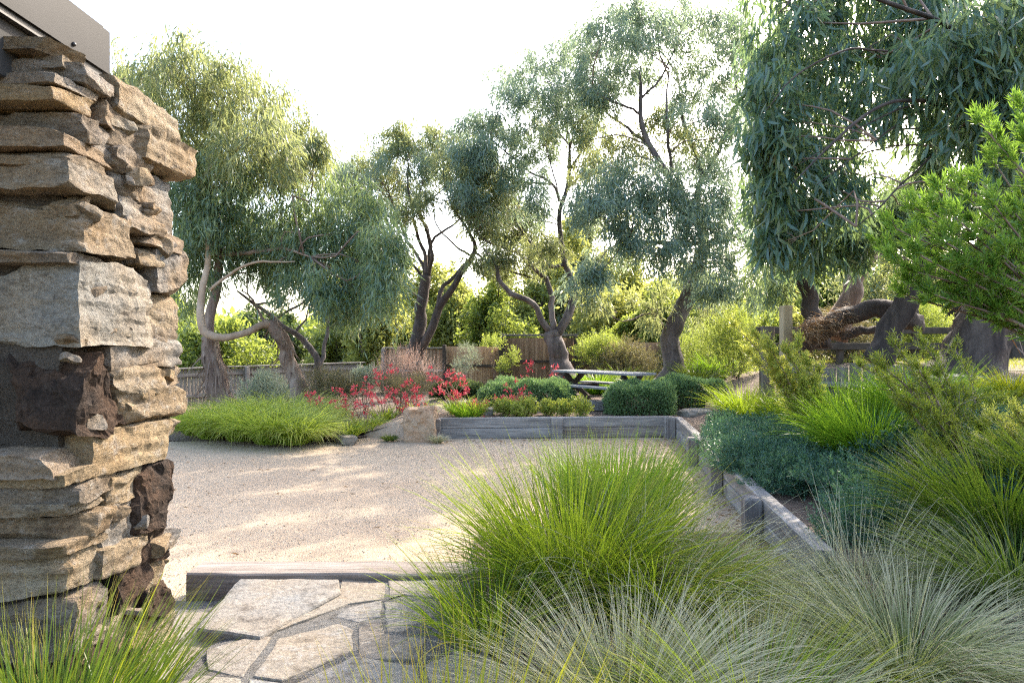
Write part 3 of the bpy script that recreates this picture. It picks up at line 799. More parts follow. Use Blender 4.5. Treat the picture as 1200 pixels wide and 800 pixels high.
for ex in (-.85, .85):
    for sgn in (-1, 1):
        tpart('leg', bar_bm((ex + .024 * sgn, -.34 * sgn, .705), (ex + .024 * sgn, .52 * sgn, 0.0), .045, .13), M['darkwood'], 0, 0, 0)
    tpart('crossbar', bar_bm((ex + .07, -.74, .405), (ex + .07, .74, .405), .045, .09), M['darkwood'], 0, 0, 0)

# ------------------------------------------------------------------ fences
def paling_fence(name, label, p0, p1, z0, z1, mat, sp=.10, wd=.085, post_every=2.4, rails=(.25, .8), cap=True, group=None, wob=.02):
    p0, p1 = np.array(p0, float), np.array(p1, float); d = p1 - p0; L = np.linalg.norm(d); u = d / L; a = math.atan2(u[1], u[0])
    nrm = np.array([u[1], -u[0]])            # towards the garden when running left to right
    t = thing(name, label, 'fence', (p0[0], p0[1], z0), group)
    mb = MB(); rnd = random.Random(3)
    n = int(L / sp)
    for i in range(n):
        c = p0 + u * (i + .5) * sp; h = z1 + rnd.uniform(-wob, wob); ww = wd * rnd.uniform(.9, 1.05)
        q = [c - u * ww / 2, c + u * ww / 2, c + u * ww / 2 - nrm * .018, c - u * ww / 2 - nrm * .018]
        V = [(x, y, z0) for x, y in q] + [(x, y, h) for x, y in q]
        mb.add(V, [(0, 1, 5, 4), (1, 2, 6, 5), (2, 3, 7, 6), (3, 0, 4, 7), (4, 5, 6, 7)])
    mb.build('palings', mat, t)
    m = (p0 + p1) / 2
    for f in rails:
        bm_obj('rail', beam_bm(L, .04, .075, int(f * 10), .004, .5), M['sleeper'], t, origin=(m[0] + nrm[0] * .024, m[1] + nrm[1] * .024, z0 + (z1 - z0) * f), rotz=a)
    if cap: bm_obj('cap_rail', beam_bm(L, .14, .035, 5, .004, .5), M['sleeper'], t, origin=(m[0], m[1], z1 + .04), rotz=a)
    k = int(L / post_every)
    for i in range(k + 1):
        c = p0 + u * min(L, i * post_every + .05)
        bm_obj('post', post_bm(.11, .10, z1 - z0 + (.03 if cap else .1), i, .012), M['sleeper'], t, origin=(c[0] + nrm[0] * .10, c[1] + nrm[1] * .10, z0), rotz=a)
    return t
paling_fence('paling_fence', 'low grey timber paling fence with two rails behind the leaning trunks on the left', (-10.2, 15.0), (-4.9, 22.6), 0.0, 1.02, M['paling'], rails=(.33, .86))
paling_fence('paling_fence', 'low brown timber fence panel below the dark forked tree', (-4.3, 22.8), (-2.2, 22.2), 0.1, 1.5, M['brush'], rails=(.5,), sp=.12, wd=.118)
paling_fence('paling_fence', 'short weathered grey paling fence among shrubs in front of the fallen log', (3.85, 9.6), (5.4, 9.0), .9, 1.42, M['paling_dark'], sp=.16, wd=.15, post_every=3, rails=(.5,), cap=False, wob=.04)

def brush_fence(label, p0, p1, z0, z1, mat, rail=True, seed=0):
    p0, p1 = np.array(p0, float), np.array(p1, float); d = p1 - p0; L = np.linalg.norm(d); u = d / L; a = math.atan2(u[1], u[0])
    nrm = np.array([u[1], -u[0]])
    t = thing('brush_fence', label, 'fence', (p0[0], p0[1], z0))
    rng = np.random.RandomState(seed); n = int(L * 70)
    s = rng.rand(n) * L; off = rng.normal(size=n) * .03
    b = p0[None] + u[None] * s[:, None] + nrm[None] * off[:, None]
    mb = MB()
    blades(mb, np.column_stack([b, np.full(n, z0)]), rng.rand(n) * 6.28, rng.rand(n) * .03, rng.rand(n) * .03, (z1 - z0) * (.93 + .09 * rng.rand(n)), .016 + .012 * rng.rand(n), rng, 3)
    q = [p0 - nrm * .03, p1 - nrm * .03, p1 + nrm * .01, p0 + nrm * .01]
    V = [(x, y, z0) for x, y in q] + [(x, y, z1 - .06) for x, y in q]
    mb.add(V, [(0, 1, 5, 4), (1, 2, 6, 5), (2, 3, 7, 6), (3, 0, 4, 7), (4, 5, 6, 7)])
    mb.build('brushwood', mat, t)
    m = (p0 + p1) / 2
    bm_obj('rail', beam_bm(L, .05, .08, 3, .004, .5), M['darkwood'], t, origin=(m[0] + nrm[0] * .09, m[1] + nrm[1] * .09, z0 + (z1 - z0) * .52), rotz=a)
    if rail: bm_obj('cap_rail', beam_bm(L + .2, .13, .06, 4, .004, .5), M['sleeper'], t, origin=(m[0], m[1], z1 + .03), rotz=a)
    for f in (0.0, 1.0):
        c = p0 + u * L * f
        bm_obj('post', post_bm(.11, .11, z1 - z0, 2, .01), M['darkwood'], t, origin=(c[0] + nrm[0] * .12, c[1] + nrm[1] * .12, z0), rotz=a)
    return t
brush_fence('sunlit orange bamboo fence panel left of the tree behind the table', (-2.15, 22.0), (-.33, 21.7), .25, 1.65, M['bamboo'], False, 1)
brush_fence('brown brushwood fence with a pale cap rail behind the picnic table', (-.27, 21.7), (2.0, 21.5), .25, 1.92, M['brush'], True, 2)
brush_fence('dark brushwood fence between the two trees behind the picnic table', (2.1, 21.5), (5.6, 21.2), .25, 1.78, M['brush'], False, 3)
pp = at(921, 385, 11.0)
gp_ = thing('fence_post', 'tall pale square timber post with a grey board fence stub among the shrubs', 'post', (pp[0], 11.0, hz(pp[0], 11.0)))
bm_obj('post', post_bm(.17, .13, CAM_H + 42 * 11 / 800 - hz(pp[0], 11.0), 8, .008), M['palepost'], gp_, origin=(pp[0], 11.0, hz(pp[0], 11.0)), rotz=.2)
bm_obj('board', post_bm(.24, .05, CAM_H + 18 * 11 / 800 - hz(pp[0], 11.0), 9, .008), M['paling_dark'], gp_, origin=(pp[0] - .25, 11.12, hz(pp[0], 11.0)), rotz=.2)

# neighbour's house beyond the left fence, and one beyond the lawn
hs = thing('house', 'pale blue-grey roofed house glimpsed low beyond the left paling fence', 'house', (-20, 42, 0))
bm_obj('wall', box_bm(-24, -15, 40, 47, 0, 1.0, .02), M['white'], hs)
bm = bmesh.new()
v = [bm.verts.new(p) for p in ((-24.6, 39.4, .98), (-14.4, 39.4, .98), (-14.4, 47.6, .98), (-24.6, 47.6, .98), (-22, 43.5, 1.9), (-17, 43.5, 1.9))]
for f in ((0, 1, 5, 4), (1, 2, 5), (2, 3, 4, 5), (3, 0, 4), (3, 2, 1, 0)): bm.faces.new([v[i] for i in f])
bm_obj('roof', bm, M['roof'], hs)
hs = thing('house', 'brown house with a pale gutter glimpsed beyond the lawn at the right edge', 'house', (24, 26, 1))
bm_obj('wall', box_bm(18.3, 28, 25, 32, .7, 4.2, .02), M['darkwood'], hs)
bm = bmesh.new()
v = [bm.verts.new(p) for p in ((17.8, 24.5, 4.21), (28.5, 24.5, 4.21), (28.5, 32.5, 4.21), (17.8, 32.5, 4.21), (20.5, 28.5, 5.9), (26, 28.5, 5.9))]
for f in ((0, 1, 5, 4), (1, 2, 5), (2, 3, 4, 5), (3, 0, 4), (3, 2, 1, 0)): bm.faces.new([v[i] for i in f])
bm_obj('roof', bm, M['bark_grey'], hs)
bm_obj('gutter', box_bm(17.75, 28.5, 24.38, 24.49, 4.1, 4.25, .01), M['white'], hs)
rail = thing('rail_fence', 'low dark post and rail fence at the back of the right slope', 'fence', (5.2, 13.5, 1.0))
for i in range(4):
    x = 5.0 + i * 1.6; bm_obj('post', post_bm(.12, .12, 1.1, i), M['darkwood'], rail, origin=(x, 13.6 + i * .15, hz(x, 13.6) - .05))
for k in range(2):
    bm_obj('rail', beam_bm(5.2, .04, .14, k), M['darkwood'], rail, origin=(7.4, 13.74, 1.65 + k * .32), rotz=.094)

# ================================================================== TREES
def twigs(mb, limbs, centers, radii, seed, ring=4, subs=6, r0=.010):
    rng = np.random.RandomState(seed)
    Lp = np.concatenate(limbs)
    for c, rr in zip(centers, radii):
        dist = np.linalg.norm(Lp - c, axis=1); cost = dist + 1.2 * np.maximum(0, Lp[:, 2] - c[2] + .1)
        cost = cost + .25 * rng.rand(len(cost)) * dist
        s = Lp[np.argmin(cost)]; d = np.linalg.norm(c - s)
        if d > .1:
            m1 = s + (c - s) * .35 + rng.normal(size=3) * .09 * d + np.array([0, 0, .08 * d]); m2 = s + (c - s) * .7 + rng.normal(size=3) * .09 * d + np.array([0, 0, .08 * d])
            ra = r0 * (1.0 + .8 * min(d, 3)); tube(mb, [s, m1, m2, c], [ra, ra * .8, ra * .6, ra * .45], ring, .25, seed=seed)
        st = [s + (c - s) * .7, c]
        for k in range(subs):
            e = c + rdir(rng, 1)[0] * rr * (.5 + .5 * rng.rand()); b = st[k % 2]
            tube(mb, [b, (b + e) / 2 + rng.normal(size=3) * .08 * np.linalg.norm(e - b), e], [r0 * .6, r0 * .45, r0 * .2], ring, .3, seed=k)

def crown_leaves(mb, clumps, D, spread, ns, nl, L, W, seed, drop=1.0, big=False, zmin=None):
    """clumps: (px, py, rx, ry [, depth shift [, density]]) -> centres, radii; leaves hang from sprigs spread through each clump"""
    rng = np.random.RandomState(seed); cs, rs = [], []
    for cl in clumps:
        px, py, rx, ry = cl[:4]; dd = cl[4] if len(cl) > 4 and cl[4] is not None else rng.uniform(-spread, spread)
        den = cl[5] if len(cl) > 5 else 1.0
        d = D + dd; c = at(px, py, d); r = np.array([rx, (rx + ry) / 2 * 1.1, ry]) * d / 800
        cs.append(c); rs.append(r)
        n = max(6, int(ns * .64 * den * (.35 + .65 * min(2.2, (rx * ry) / 1400.0))))
        # sprigs gather round a few knots inside the clump so the crown keeps gaps
        kn = max(6, n // 4); K = rdir(rng, kn) * (rng.rand(kn, 1) ** .5) * 1.55
        u = K[rng.randint(kn, size=n)] + rng.normal(size=(n, 3)) * .13
        P = c + u * r
        q = rng.poisson(nl, size=n).clip(3); idx = np.repeat(np.arange(n), q); m = len(idx)
        o = rng.normal(size=(m, 3)) * np.array([.5, .5, .8]) * L * .75
        hd = rng.normal(size=(m, 3)) * .55; hd[:, 2] -= drop * (.5 + .8 * rng.rand(m)); hd[:, :2] += u[idx][:, :2] * .35
        (leaf_long if big else leaf_quads)(mb, P[idx] + o, norm(hd), L * (.6 + .7 * rng.rand(m)), W * (.7 + .6 * rng.rand(m)), rng)
    return cs, rs

def gum(name, label, limbs, clumps, D, spread, leafm, barkm, ns=70, nl=10, L=.17, W=.02, seed=1, drop=1.0, big=False, group=None, pale=(), twig_r=.010, subs=6, rough=.10, ring=14, extra=None, rs=1.0, ls=None, strips=0):
    limbs = [(limbs[0][0], [limbs[0][1][0] * 1.3] + list(limbs[0][1][1:]))] + list(limbs[1:])
    """limbs: list of (pixels [(px,py,depth shift)], radii); first is the trunk"""
    p0 = limbs[0][0][0]; b = at(p0[0], p0[1], D + p0[2])
    t = thing(name, label, 'tree', b, group)
    pts_all = []
    for i, (pp_, rad) in enumerate(limbs):
        mb = MB(); P = tube(mb, [at(a, c, D + e) for a, c, e in pp_], [q * (rs if i == 0 or ls is None else ls) for q in rad], ring if i == 0 else 10, .10 if i == 0 else .14, rough if i not in pale else rough * .9, seed + i, .03)
        o = mb.build('trunk' if i == 0 else 'limb', M['bark_pale'] if i in pale else M[barkm], t if i == 0 else trunk, smooth=True)
        if i == 0:
            trunk = o
            if strips:
                rg = np.random.RandomState(seed + 7); k = strips; ii = rg.randint(2, len(P) - 1, k); tt = ii / len(P); rr0 = np.interp(tt, np.linspace(0, 1, len(rad)), rad) * rs
                aa = rg.rand(k) * 2 * PI; bp = P[ii] + np.stack([np.cos(aa), np.sin(aa), 0 * aa], -1) * (rr0 * 1.0)[:, None]
                sm2 = MB(); blades(sm2, bp, aa, 2.2 + .75 * rg.rand(k), .3 * rg.rand(k), .15 + .4 * rg.rand(k), .012 + .03 * rg.rand(k), rg, 4); sm2.build('bark_strips', M['dead_bark'], trunk)
        pts_all.append(P[len(P) // 3:] if i == 0 else P)
    lm = MB(); cs, rr_ = crown_leaves(lm, clumps, D, spread, ns, nl, L, W, seed, drop, big)
    lm.build('crown', M[leafm], t)
    if extra:
        cl2, mat2 = extra
        lm = MB(); c2, r2 = crown_leaves(lm, cl2, D, spread, ns, nl, L, W, seed + 50, drop, big); lm.build('crown', M[mat2], t)
        cs += c2; rr_ += r2
    tw = MB(); twigs(tw, pts_all, cs, rr_, seed, 4, subs, twig_r); tw.build('twigs', M['twig'], t, smooth=True)
    return t

# left weeping gum with leaning shaggy trunk
gum('gum_tree', 'big weeping gum with a shaggy leaning trunk in front of the left paling fence',
    [([(273, 500, 0), (262, 470, 0), (253, 440, 0), (247, 412, 0), (244, 395, 0)], [.36, .29, .25, .22, .20]),
     ([(244, 400, 0), (247, 370, .2), (254, 330, .3), (258, 280, .4), (262, 220, .4), (255, 150, .3)], [.17, .15, .13, .11, .08, .04]),
     ([(258, 300, .3), (290, 296, 0), (330, 292, -.4), (365, 300, -.6)], [.07, .06, .045, .025]),
     ([(258, 270, .4), (300, 220, .8), (330, 190, 1.2)], [.08, .06, .03]),
     ([(256, 300, .3), (225, 250, .2), (200, 180, .2), (190, 110, .4)], [.08, .07, .05, .025])],
    [(235, 240, 50, 42), (285, 245, 55, 42), (335, 250, 50, 40), (385, 262, 45, 40), (425, 270, 28, 36), (240, 285, 32, 38), (290, 292, 45, 26), (350, 298, 45, 34), (400, 312, 42, 38), (440, 310, 26, 38),
     (215, 320, 18, 40), (370, 338, 38, 24), (418, 345, 30, 28), (330, 322, 28, 16), (225, 210, 30, 30), (455, 330, 22, 34), (452, 285, 18, 24)],
    14.2, 1.5, 'euc', 'bark_peel', ns=330, nl=12, L=.21, W=.026, seed=2, drop=1.6, rs=.8, ls=.7, strips=160,
    extra=([(165, 98, 32, 30), (205, 78, 40, 24), (250, 92, 38, 30), (285, 112, 34, 28), (318, 138, 34, 26), (346, 160, 26, 20), (368, 176, 14, 12), (180, 140, 40, 34), (235, 140, 48, 34), (290, 162, 45, 32), (340, 186, 30, 18), (150, 120, 16, 20),
             (220, 180, 40, 26), (280, 198, 40, 18), (335, 208, 28, 12), (140, 95, 12, 12)], 'euc_gold'))  # upper crown: sunlit glow put into the colour by a golder leaf
# its neighbour: stump-like trunk with the pale limb that doubles back
gum('gum_tree', 'leaning brown trunk whose smooth pale limb bends flat and then upright',
    [([(357, 475, .3), (345, 440, .3), (333, 405, .1), (324, 388, 0), (316, 377, 0)], [.26, .22, .20, .19, .15]),
     ([(320, 380, 0), (306, 381, -.2), (292, 390, -.4), (270, 394, -.6), (250, 394, -.7), (237, 389, -.8), (234, 374, -.8), (238, 350, -.8), (240, 325, -.8), (244, 296, -.7), (246, 262, -.6)], [.16, .125, .115, .12, .125, .14, .13, .12, .11, .095, .07]),
     ([(246, 340, -.8), (262, 326, -.8), (285, 312, -.9), (310, 307, -1), (345, 306, -1.1)], [.05, .05, .045, .04, .02]),
     ([(318, 378, 0), (306, 372, .3), (296, 352, .4), (285, 340, .5)], [.06, .05, .04, .02])],
    [(250, 235, 22, 22), (262, 265, 25, 25), (340, 300, 25, 18), (300, 300, 25, 16), (215, 260, 22, 30), (230, 300, 18, 30)],
    14.6, .7, 'euc', 'bark_peel', ns=180, nl=11, L=.20, W=.025, seed=3, drop=1.6, pale=(1, 2), rs=.75, ls=.60, strips=60)
gum('gum_tree', 'thin bent sapling trunk with bare forked branches right of the pale limbed trunk',
    [([(376, 460, 0), (372, 425, 0), (362, 408, 0), (345, 390, -.1), (322, 374, -.2), (300, 357, -.2), (280, 340, -.2)], [.11, .10, .10, .085, .07, .055, .03]),
     ([(374, 432, 0), (380, 410, .1), (385, 385, .2), (386, 368, .2)], [.07, .06, .055, .03]),
     ([(322, 374, -.2), (345, 360, .1), (365, 345, .3), (380, 325, .4)], [.05, .04, .03, .015]),
     ([(300, 357, -.2), (330, 350, .1), (350, 335, .3)], [.04, .03, .012]), ([(345, 390, -.1), (358, 374, .2), (362, 360, .3)], [.04, .03, .012])],
    [(400, 370, 20, 14, None, .5), (375, 330, 25, 15, None, .5), (430, 372, 20, 12, None, .5)], 16.5, .8, 'euc_gold', 'bark_grey', ns=110, nl=9, L=.18, W=.022, seed=4, drop=1.5, subs=9, rs=.75)

# dark forked gum in the middle
gum('gum_tree', 'dark forked gum with two black stems rising behind the pink flowering shrub',
    [([(484, 434, 0), (487, 405, 0), (492, 370, 0), (497, 340, 0), (500, 322, 0)], [.32, .26, .23, .22, .20]),
     ([(488, 425, 0), (503, 388, -.2), (515, 358, -.3), (533, 335, -.4), (548, 310, -.4), (556, 290, -.5), (548, 268, -.5), (530, 240, -.5), (520, 205, -.5)], [.22, .19, .17, .13, .11, .09, .06, .045, .03]),
     ([(512, 362, -.3), (518, 338, 0), (540, 316, .3), (548, 305, .3)], [.10, .09, .07, .04]),
     ([(499, 330, 0), (489, 317, 0), (476, 303, -.2), (468, 294, -.2)], [.07, .06, .05, .03]),
     ([(500, 325, 0), (490, 300, .2), (474, 278, .3), (466, 255, .4), (455, 225, .4)], [.10, .075, .06, .05, .03]),
     ([(500, 322, 0), (496, 295, 0), (486, 262, -.2), (480, 225, -.3), (478, 190, -.3)], [.10, .08, .06, .045, .02]),
     ([(502, 325, 0), (505, 298, -.3), (498, 262, -.4), (490, 240, -.5), (500, 200, -.5)], [.10, .08, .06, .045, .02]),
     ([(502, 322, 0), (506, 285, .3), (520, 270, .4), (545, 250, .6), (560, 215, .7)], [.09, .065, .05, .04, .02]),
     ([(506, 290, .2), (500, 265, .4), (492, 250, .5), (520, 220, .8)], [.06, .05, .04, .02]),
     ([(556, 295, -.5), (580, 312, -.3), (610, 322, 0), (640, 330, .3)], [.05, .045, .035, .02]), ([(552, 300, -.4), (530, 285, 0), (512, 262, .2), (508, 230, .3)], [.05, .04, .03, .02])],
    [(402, 198, 16, 12), (425, 188, 26, 18), (455, 182, 30, 22), (485, 165, 26, 18), (470, 155, 14, 10), (515, 175, 28, 20), (540, 190, 24, 20), (558, 185, 16, 16), (400, 220, 18, 14), (435, 212, 26, 18), (480, 205, 34, 20), (530, 215, 34, 18),
     (455, 236, 26, 14), (500, 232, 26, 12), (570, 235, 20, 18), (545, 240, 18, 12), (565, 262, 20, 16), (440, 245, 14, 10, None, .6), (510, 160, 16, 12), (430, 330, 20, 20, 2, .5), (590, 262, 18, 16), (575, 200, 22, 16), (590, 225, 18, 14), (560, 210, 18, 12), (415, 235, 20, 14), (470, 252, 22, 12), (425, 262, 18, 12, None, .7)],
    20, 1.7, 'euc_gold', 'bark_dark', ns=290, nl=11, L=.20, W=.028, seed=6, drop=1.1, rough=.08, rs=.74, ls=.68,
    extra=([(420, 205, 28, 16), (500, 185, 30, 18), (545, 205, 26, 16), (460, 200, 28, 16), (400, 205, 14, 12), (525, 195, 24, 14)], 'euc_blue'))

# tall three-stemmed gum behind the table
gum('gum_tree', 'tall pale-limbed gum with a broken snag growing by the left end of the picnic table',
    [([(660, 446, 0), (656, 425, 0), (650, 405, 0), (648, 388, 0)], [.46, .36, .32, .30]),
     ([(648, 392, 0), (637, 378, -.1), (628, 362, -.2), (616, 351, -.3), (600, 344, -.4), (588, 331, -.4), (580, 308, -.4), (568, 292, -.4)], [.17, .15, .13, .125, .115, .10, .08, .06]),
     ([(648, 388, 0), (647, 365, .1), (644, 342, .1), (641, 324, .1)], [.15, .13, .12, .10]),
     ([(641, 326, .1), (628, 318, 0), (612, 300, -.2), (595, 292, -.3), (575, 284, -.4), (555, 270, -.5)], [.09, .085, .075, .06, .05, .03]),
     ([(652, 392, 0), (664, 374, 0), (671, 352, .2), (668, 328, .4), (660, 300, .5), (657, 272, .5), (658, 246, .5), (664, 222, .5), (668, 190, .5), (666, 155, .4), (655, 120, .3)], [.22, .20, .18, .15, .13, .12, .11, .10, .085, .06, .03]),
     ([(660, 310, .5), (645, 312, .3), (628, 293, .1), (612, 272, 0), (600, 250, 0)], [.08, .07, .06, .05, .03]),
     ([(656, 236, .5), (648, 216, .3), (630, 206, .1), (606, 190, -.2), (575, 165, -.4)], [.08, .065, .055, .045, .025]),
     ([(648, 216, .3), (620, 214, 0), (595, 208, -.2), (560, 200, -.4)], [.05, .045, .035, .02]),
     ([(664, 222, .5), (680, 205, .7), (700, 185, .9), (708, 150, 1)], [.06, .05, .04, .02]),
     ([(668, 200, .5), (690, 160, .6), (700, 130, .7)], [.05, .04, .02]), ([(667, 170, .5), (640, 135, .2), (620, 100, 0)], [.05, .04, .02]), ([(655, 230, .5), (645, 190, .5), (640, 165, .4)], [.04, .03, .015])],
    [(545, 155, 14, 16), (560, 148, 20, 14), (578, 140, 16, 14), (572, 172, 20, 14), (594, 96, 16, 14), (612, 86, 22, 16), (640, 68, 26, 14), (662, 58, 14, 12), (600, 112, 18, 14), (648, 100, 26, 18), (672, 95, 18, 20), (622, 148, 26, 14), (655, 130, 26, 18),
     (600, 160, 18, 12), (548, 185, 14, 14), (568, 218, 24, 12), (598, 226, 22, 12), (690, 130, 20, 18), (625, 110, 20, 14), (685, 165, 16, 14), (575, 250, 24, 12), (605, 248, 22, 12), (620, 262, 16, 12), (590, 280, 18, 10), (640, 160, 16, 10), (612, 180, 14, 8, None, .6), (545, 225, 18, 12), (698, 108, 18, 18), (702, 205, 18, 14), (688, 240, 16, 14), (590, 195, 22, 12), (618, 215, 20, 12), (640, 185, 18, 12, None, .7), (560, 185, 18, 12), (680, 140, 16, 14), (630, 240, 18, 12)],
    19, 1.6, 'euc_blue', 'bark_grey', ns=270, nl=11, L=.20, W=.028, seed=8, drop=1.1, pale=(), subs=7, rs=.72, ls=.62,
    extra=([(575, 235, 24, 12), (600, 258, 22, 12), (570, 262, 20, 12), (640, 150, 22, 12), (690, 195, 14, 12), (600, 295, 24, 12), (622, 275, 22, 14), (642, 292, 16, 12), (568, 305, 22, 12), (585, 320, 18, 10, 1), (625, 310, 18, 10, 1)], 'euc_gold'))

# twisted gum right of the table
gum('gum_tree', 'large blue-green gum with a twisted grey trunk rising right of the picnic table',
    [([(784, 452, 0), (790, 430, 0), (786, 408, 0), (784, 390, 0), (794, 372, 0), (806, 350, 0), (818, 322, 0), (824, 295, 0)], [.40, .33, .31, .29, .27, .24, .22, .20]),
     ([(824, 300, 0), (820, 265, 0), (806, 238, 0), (790, 214, 0), (770, 188, 0), (757, 166, 0), (750, 140, 0), (752, 112, 0), (750, 85, 0)], [.20, .17, .16, .14, .13, .12, .10, .08, .04]),
     ([(758, 170, 0), (745, 158, .3), (722, 140, .6), (700, 122, .8)], [.07, .06, .05, .025]),
     ([(752, 135, 0), (735, 125, -.3), (715, 118, -.5), (695, 105, -.6)], [.06, .05, .04, .02]),
     ([(812, 250, 0), (822, 210, .5), (812, 175, .8), (800, 140, .8), (795, 90, .8)], [.13, .11, .09, .07, .03]),
     ([(822, 215, .5), (845, 170, .3), (862, 130, .3), (860, 80, .3)], [.09, .08, .06, .03]),
     ([(790, 214, 0), (785, 180, -.5), (780, 140, -.8), (785, 80, -.8)], [.07, .06, .05, .02]),
     ([(822, 285, 0), (785, 285, -.8), (745, 280, -1.2), (710, 262, -1.4)], [.10, .08, .06, .03]),
     ([(820, 290, 0), (850, 275, -.8), (880, 285, -1.2)], [.08, .06, .03]), ([(800, 360, 0), (803, 335, .6), (812, 310, .9), (830, 290, 1.2)], [.12, .10, .09, .05]),
     ([(752, 115, 0), (775, 90, 0), (790, 60, 0), (800, 35, 0)], [.05, .04, .03, .02])],
    [(706, 34, 22, 18), (728, 22, 24, 16), (745, 12, 18, 10), (775, 22, 26, 16), (800, 12, 24, 14), (838, 18, 30, 18), (868, 30, 22, 22), (694, 62, 18, 18), (722, 58, 28, 22), (756, 52, 28, 20), (795, 52, 30, 20), (838, 52, 30, 20), (870, 66, 20, 22),
     (690, 92, 16, 16), (712, 92, 22, 18), (745, 88, 18, 14), (800, 95, 34, 16), (840, 98, 30, 18), (866, 112, 20, 20), (790, 125, 18, 12), (826, 138, 28, 16), (852, 160, 24, 18), (876, 150, 14, 22), (700, 118, 18, 10), (812, 190, 16, 12), (848, 200, 22, 14),
     (712, 222, 30, 20, -1.2), (745, 212, 30, 18, -1.2), (780, 222, 32, 20, -1), (815, 232, 30, 22, -1), (850, 235, 32, 28, -.8), (692, 245, 20, 18, -1.3), (725, 256, 34, 20, -1.4), (770, 262, 36, 20, -1.3), (812, 272, 36, 24, -1.2), (850, 282, 36, 26, -1), (880, 265, 26, 32, -1),
     (722, 285, 26, 14, -1.4), (768, 296, 30, 16, -1.4), (815, 308, 32, 18, -1.2), (862, 318, 32, 22, -1), (890, 330, 20, 22, -1), (686, 330, 20, 16, -1.4), (694, 318, 14, 10, -1.4), (705, 240, 18, 14), (835, 342, 24, 10, -1.3), (760, 236, 40, 22, -.8), (800, 250, 40, 22, -.6)],
    17, 1.6, 'euc_blue', 'bark_grey', ns=300, nl=11, L=.19, W=.027, seed=9, drop=1.1, rough=.12, subs=6, rs=.78, ls=.62,
    extra=([(690, 165, 18, 14, .2, .6), (686, 205, 16, 12, .2, .6), (720, 175, 20, 14, .4, .5), (705, 150, 22, 16, .6, .5), (735, 165, 20, 16, .4, .5), (772, 190, 20, 14, .3, .5), (815, 165, 22, 14, .3, .5), (740, 195, 24, 14, -.4, .6), (762, 362, 24, 22, -.5, .6), (695, 352, 14, 16, -1.2, .6), (838, 365, 22, 20, 1, .6), (800, 165, 20, 14), (770, 145, 16, 12)], 'euc_gold'))

# ------------------------------------------------------------------ right-hand gums over the slope
gum('gum_tree', 'huge foreground gum with long hanging dark leaves and a thick furrowed trunk at the right',
    [([(1132, 452, 0), (1142, 425, 0), (1150, 395, 0), (1160, 355, 0), (1172, 310, 0), (1186, 255, 0), (1196, 190, 0), (1190, 100, -.3), (1170, 0, -.6)], [.62, .50, .44, .42, .40, .37, .34, .28, .20]),
     ([(1186, 240, 0), (1140, 160, -.6), (1090, 120, -1.2), (1030, 125, -1.8), (970, 175, -2.2), (930, 215, -2.4)], [.2, .16, .12, .09, .06, .03]),
     ([(1090, 122, -1.2), (1040, 155, -1.4), (985, 195, -1.6), (955, 215, -1.7)], [.05, .045, .035, .02]),
     ([(1075, 122, -1.3), (1035, 135, -1.7), (990, 160, -1.8), (940, 190, -1.9)], [.045, .04, .03, .02]),
     ([(1190, 120, -.3), (1120, 40, -1.2), (1040, 0, -1.8), (960, -20, -2.2), (910, 20, -2.4)], [.18, .14, .11, .08, .03]),
     ([(1120, 150, -.8), (1075, 200, -1.2), (1040, 235, -1.5), (1000, 265, -1.7)], [.07, .06, .045, .02]),
     ([(1040, 60, -1.9), (985, 60, -2.2), (930, 90, -2.4), (895, 130, -2.5)], [.06, .05, .04, .02])],
    [(915, 15, 36, 30), (960, 25, 40, 34), (1020, 20, 45, 34), (1085, 20, 45, 34), (1150, 25, 45, 36), (1195, 40, 30, 40), (905, 70, 30, 32), (945, 85, 34, 34), (995, 75, 36, 28), (1060, 78, 40, 28), (1120, 85, 40, 32), (1175, 95, 36, 36),
     (892, 125, 24, 32), (925, 145, 30, 32), (965, 145, 26, 28), (885, 180, 18, 30), (910, 200, 26, 34), (950, 200, 24, 30), (985, 200, 18, 24), (896, 240, 18, 28), (928, 250, 28, 28), (968, 258, 28, 28), (1010, 262, 28, 24), (945, 285, 22, 18), (985, 290, 26, 16), (1030, 275, 22, 20),
     (1010, 120, 24, 16, None, .6), (1130, 140, 34, 26), (1175, 160, 30, 28), (1080, 150, 18, 14, None, .5), (1150, 190, 30, 24, None, .8), (1100, 205, 24, 20, None, .6), (1060, 240, 20, 14, None, .6), (1060, -30, 60, 25), (960, -40, 50, 25), (1150, -40, 50, 25), (908, 285, 16, 14), (1190, 50, 34, 50, -1.6), (1195, 140, 30, 44, -1.6), (1165, 60, 34, 44, -1.6), (1150, 130, 34, 34, -1.5), (1185, 215, 26, 30, -1.4), (1110, 55, 36, 36, -1.6), (1060, 110, 34, 20, -1.2)],
    9.2, .7, 'euc_near', 'bark_furrow', ns=120, nl=13, L=.20, W=.032, seed=12, drop=1.7, big=True, twig_r=.006, rough=.16, ring=20, ls=.2, rs=.8, strips=120)
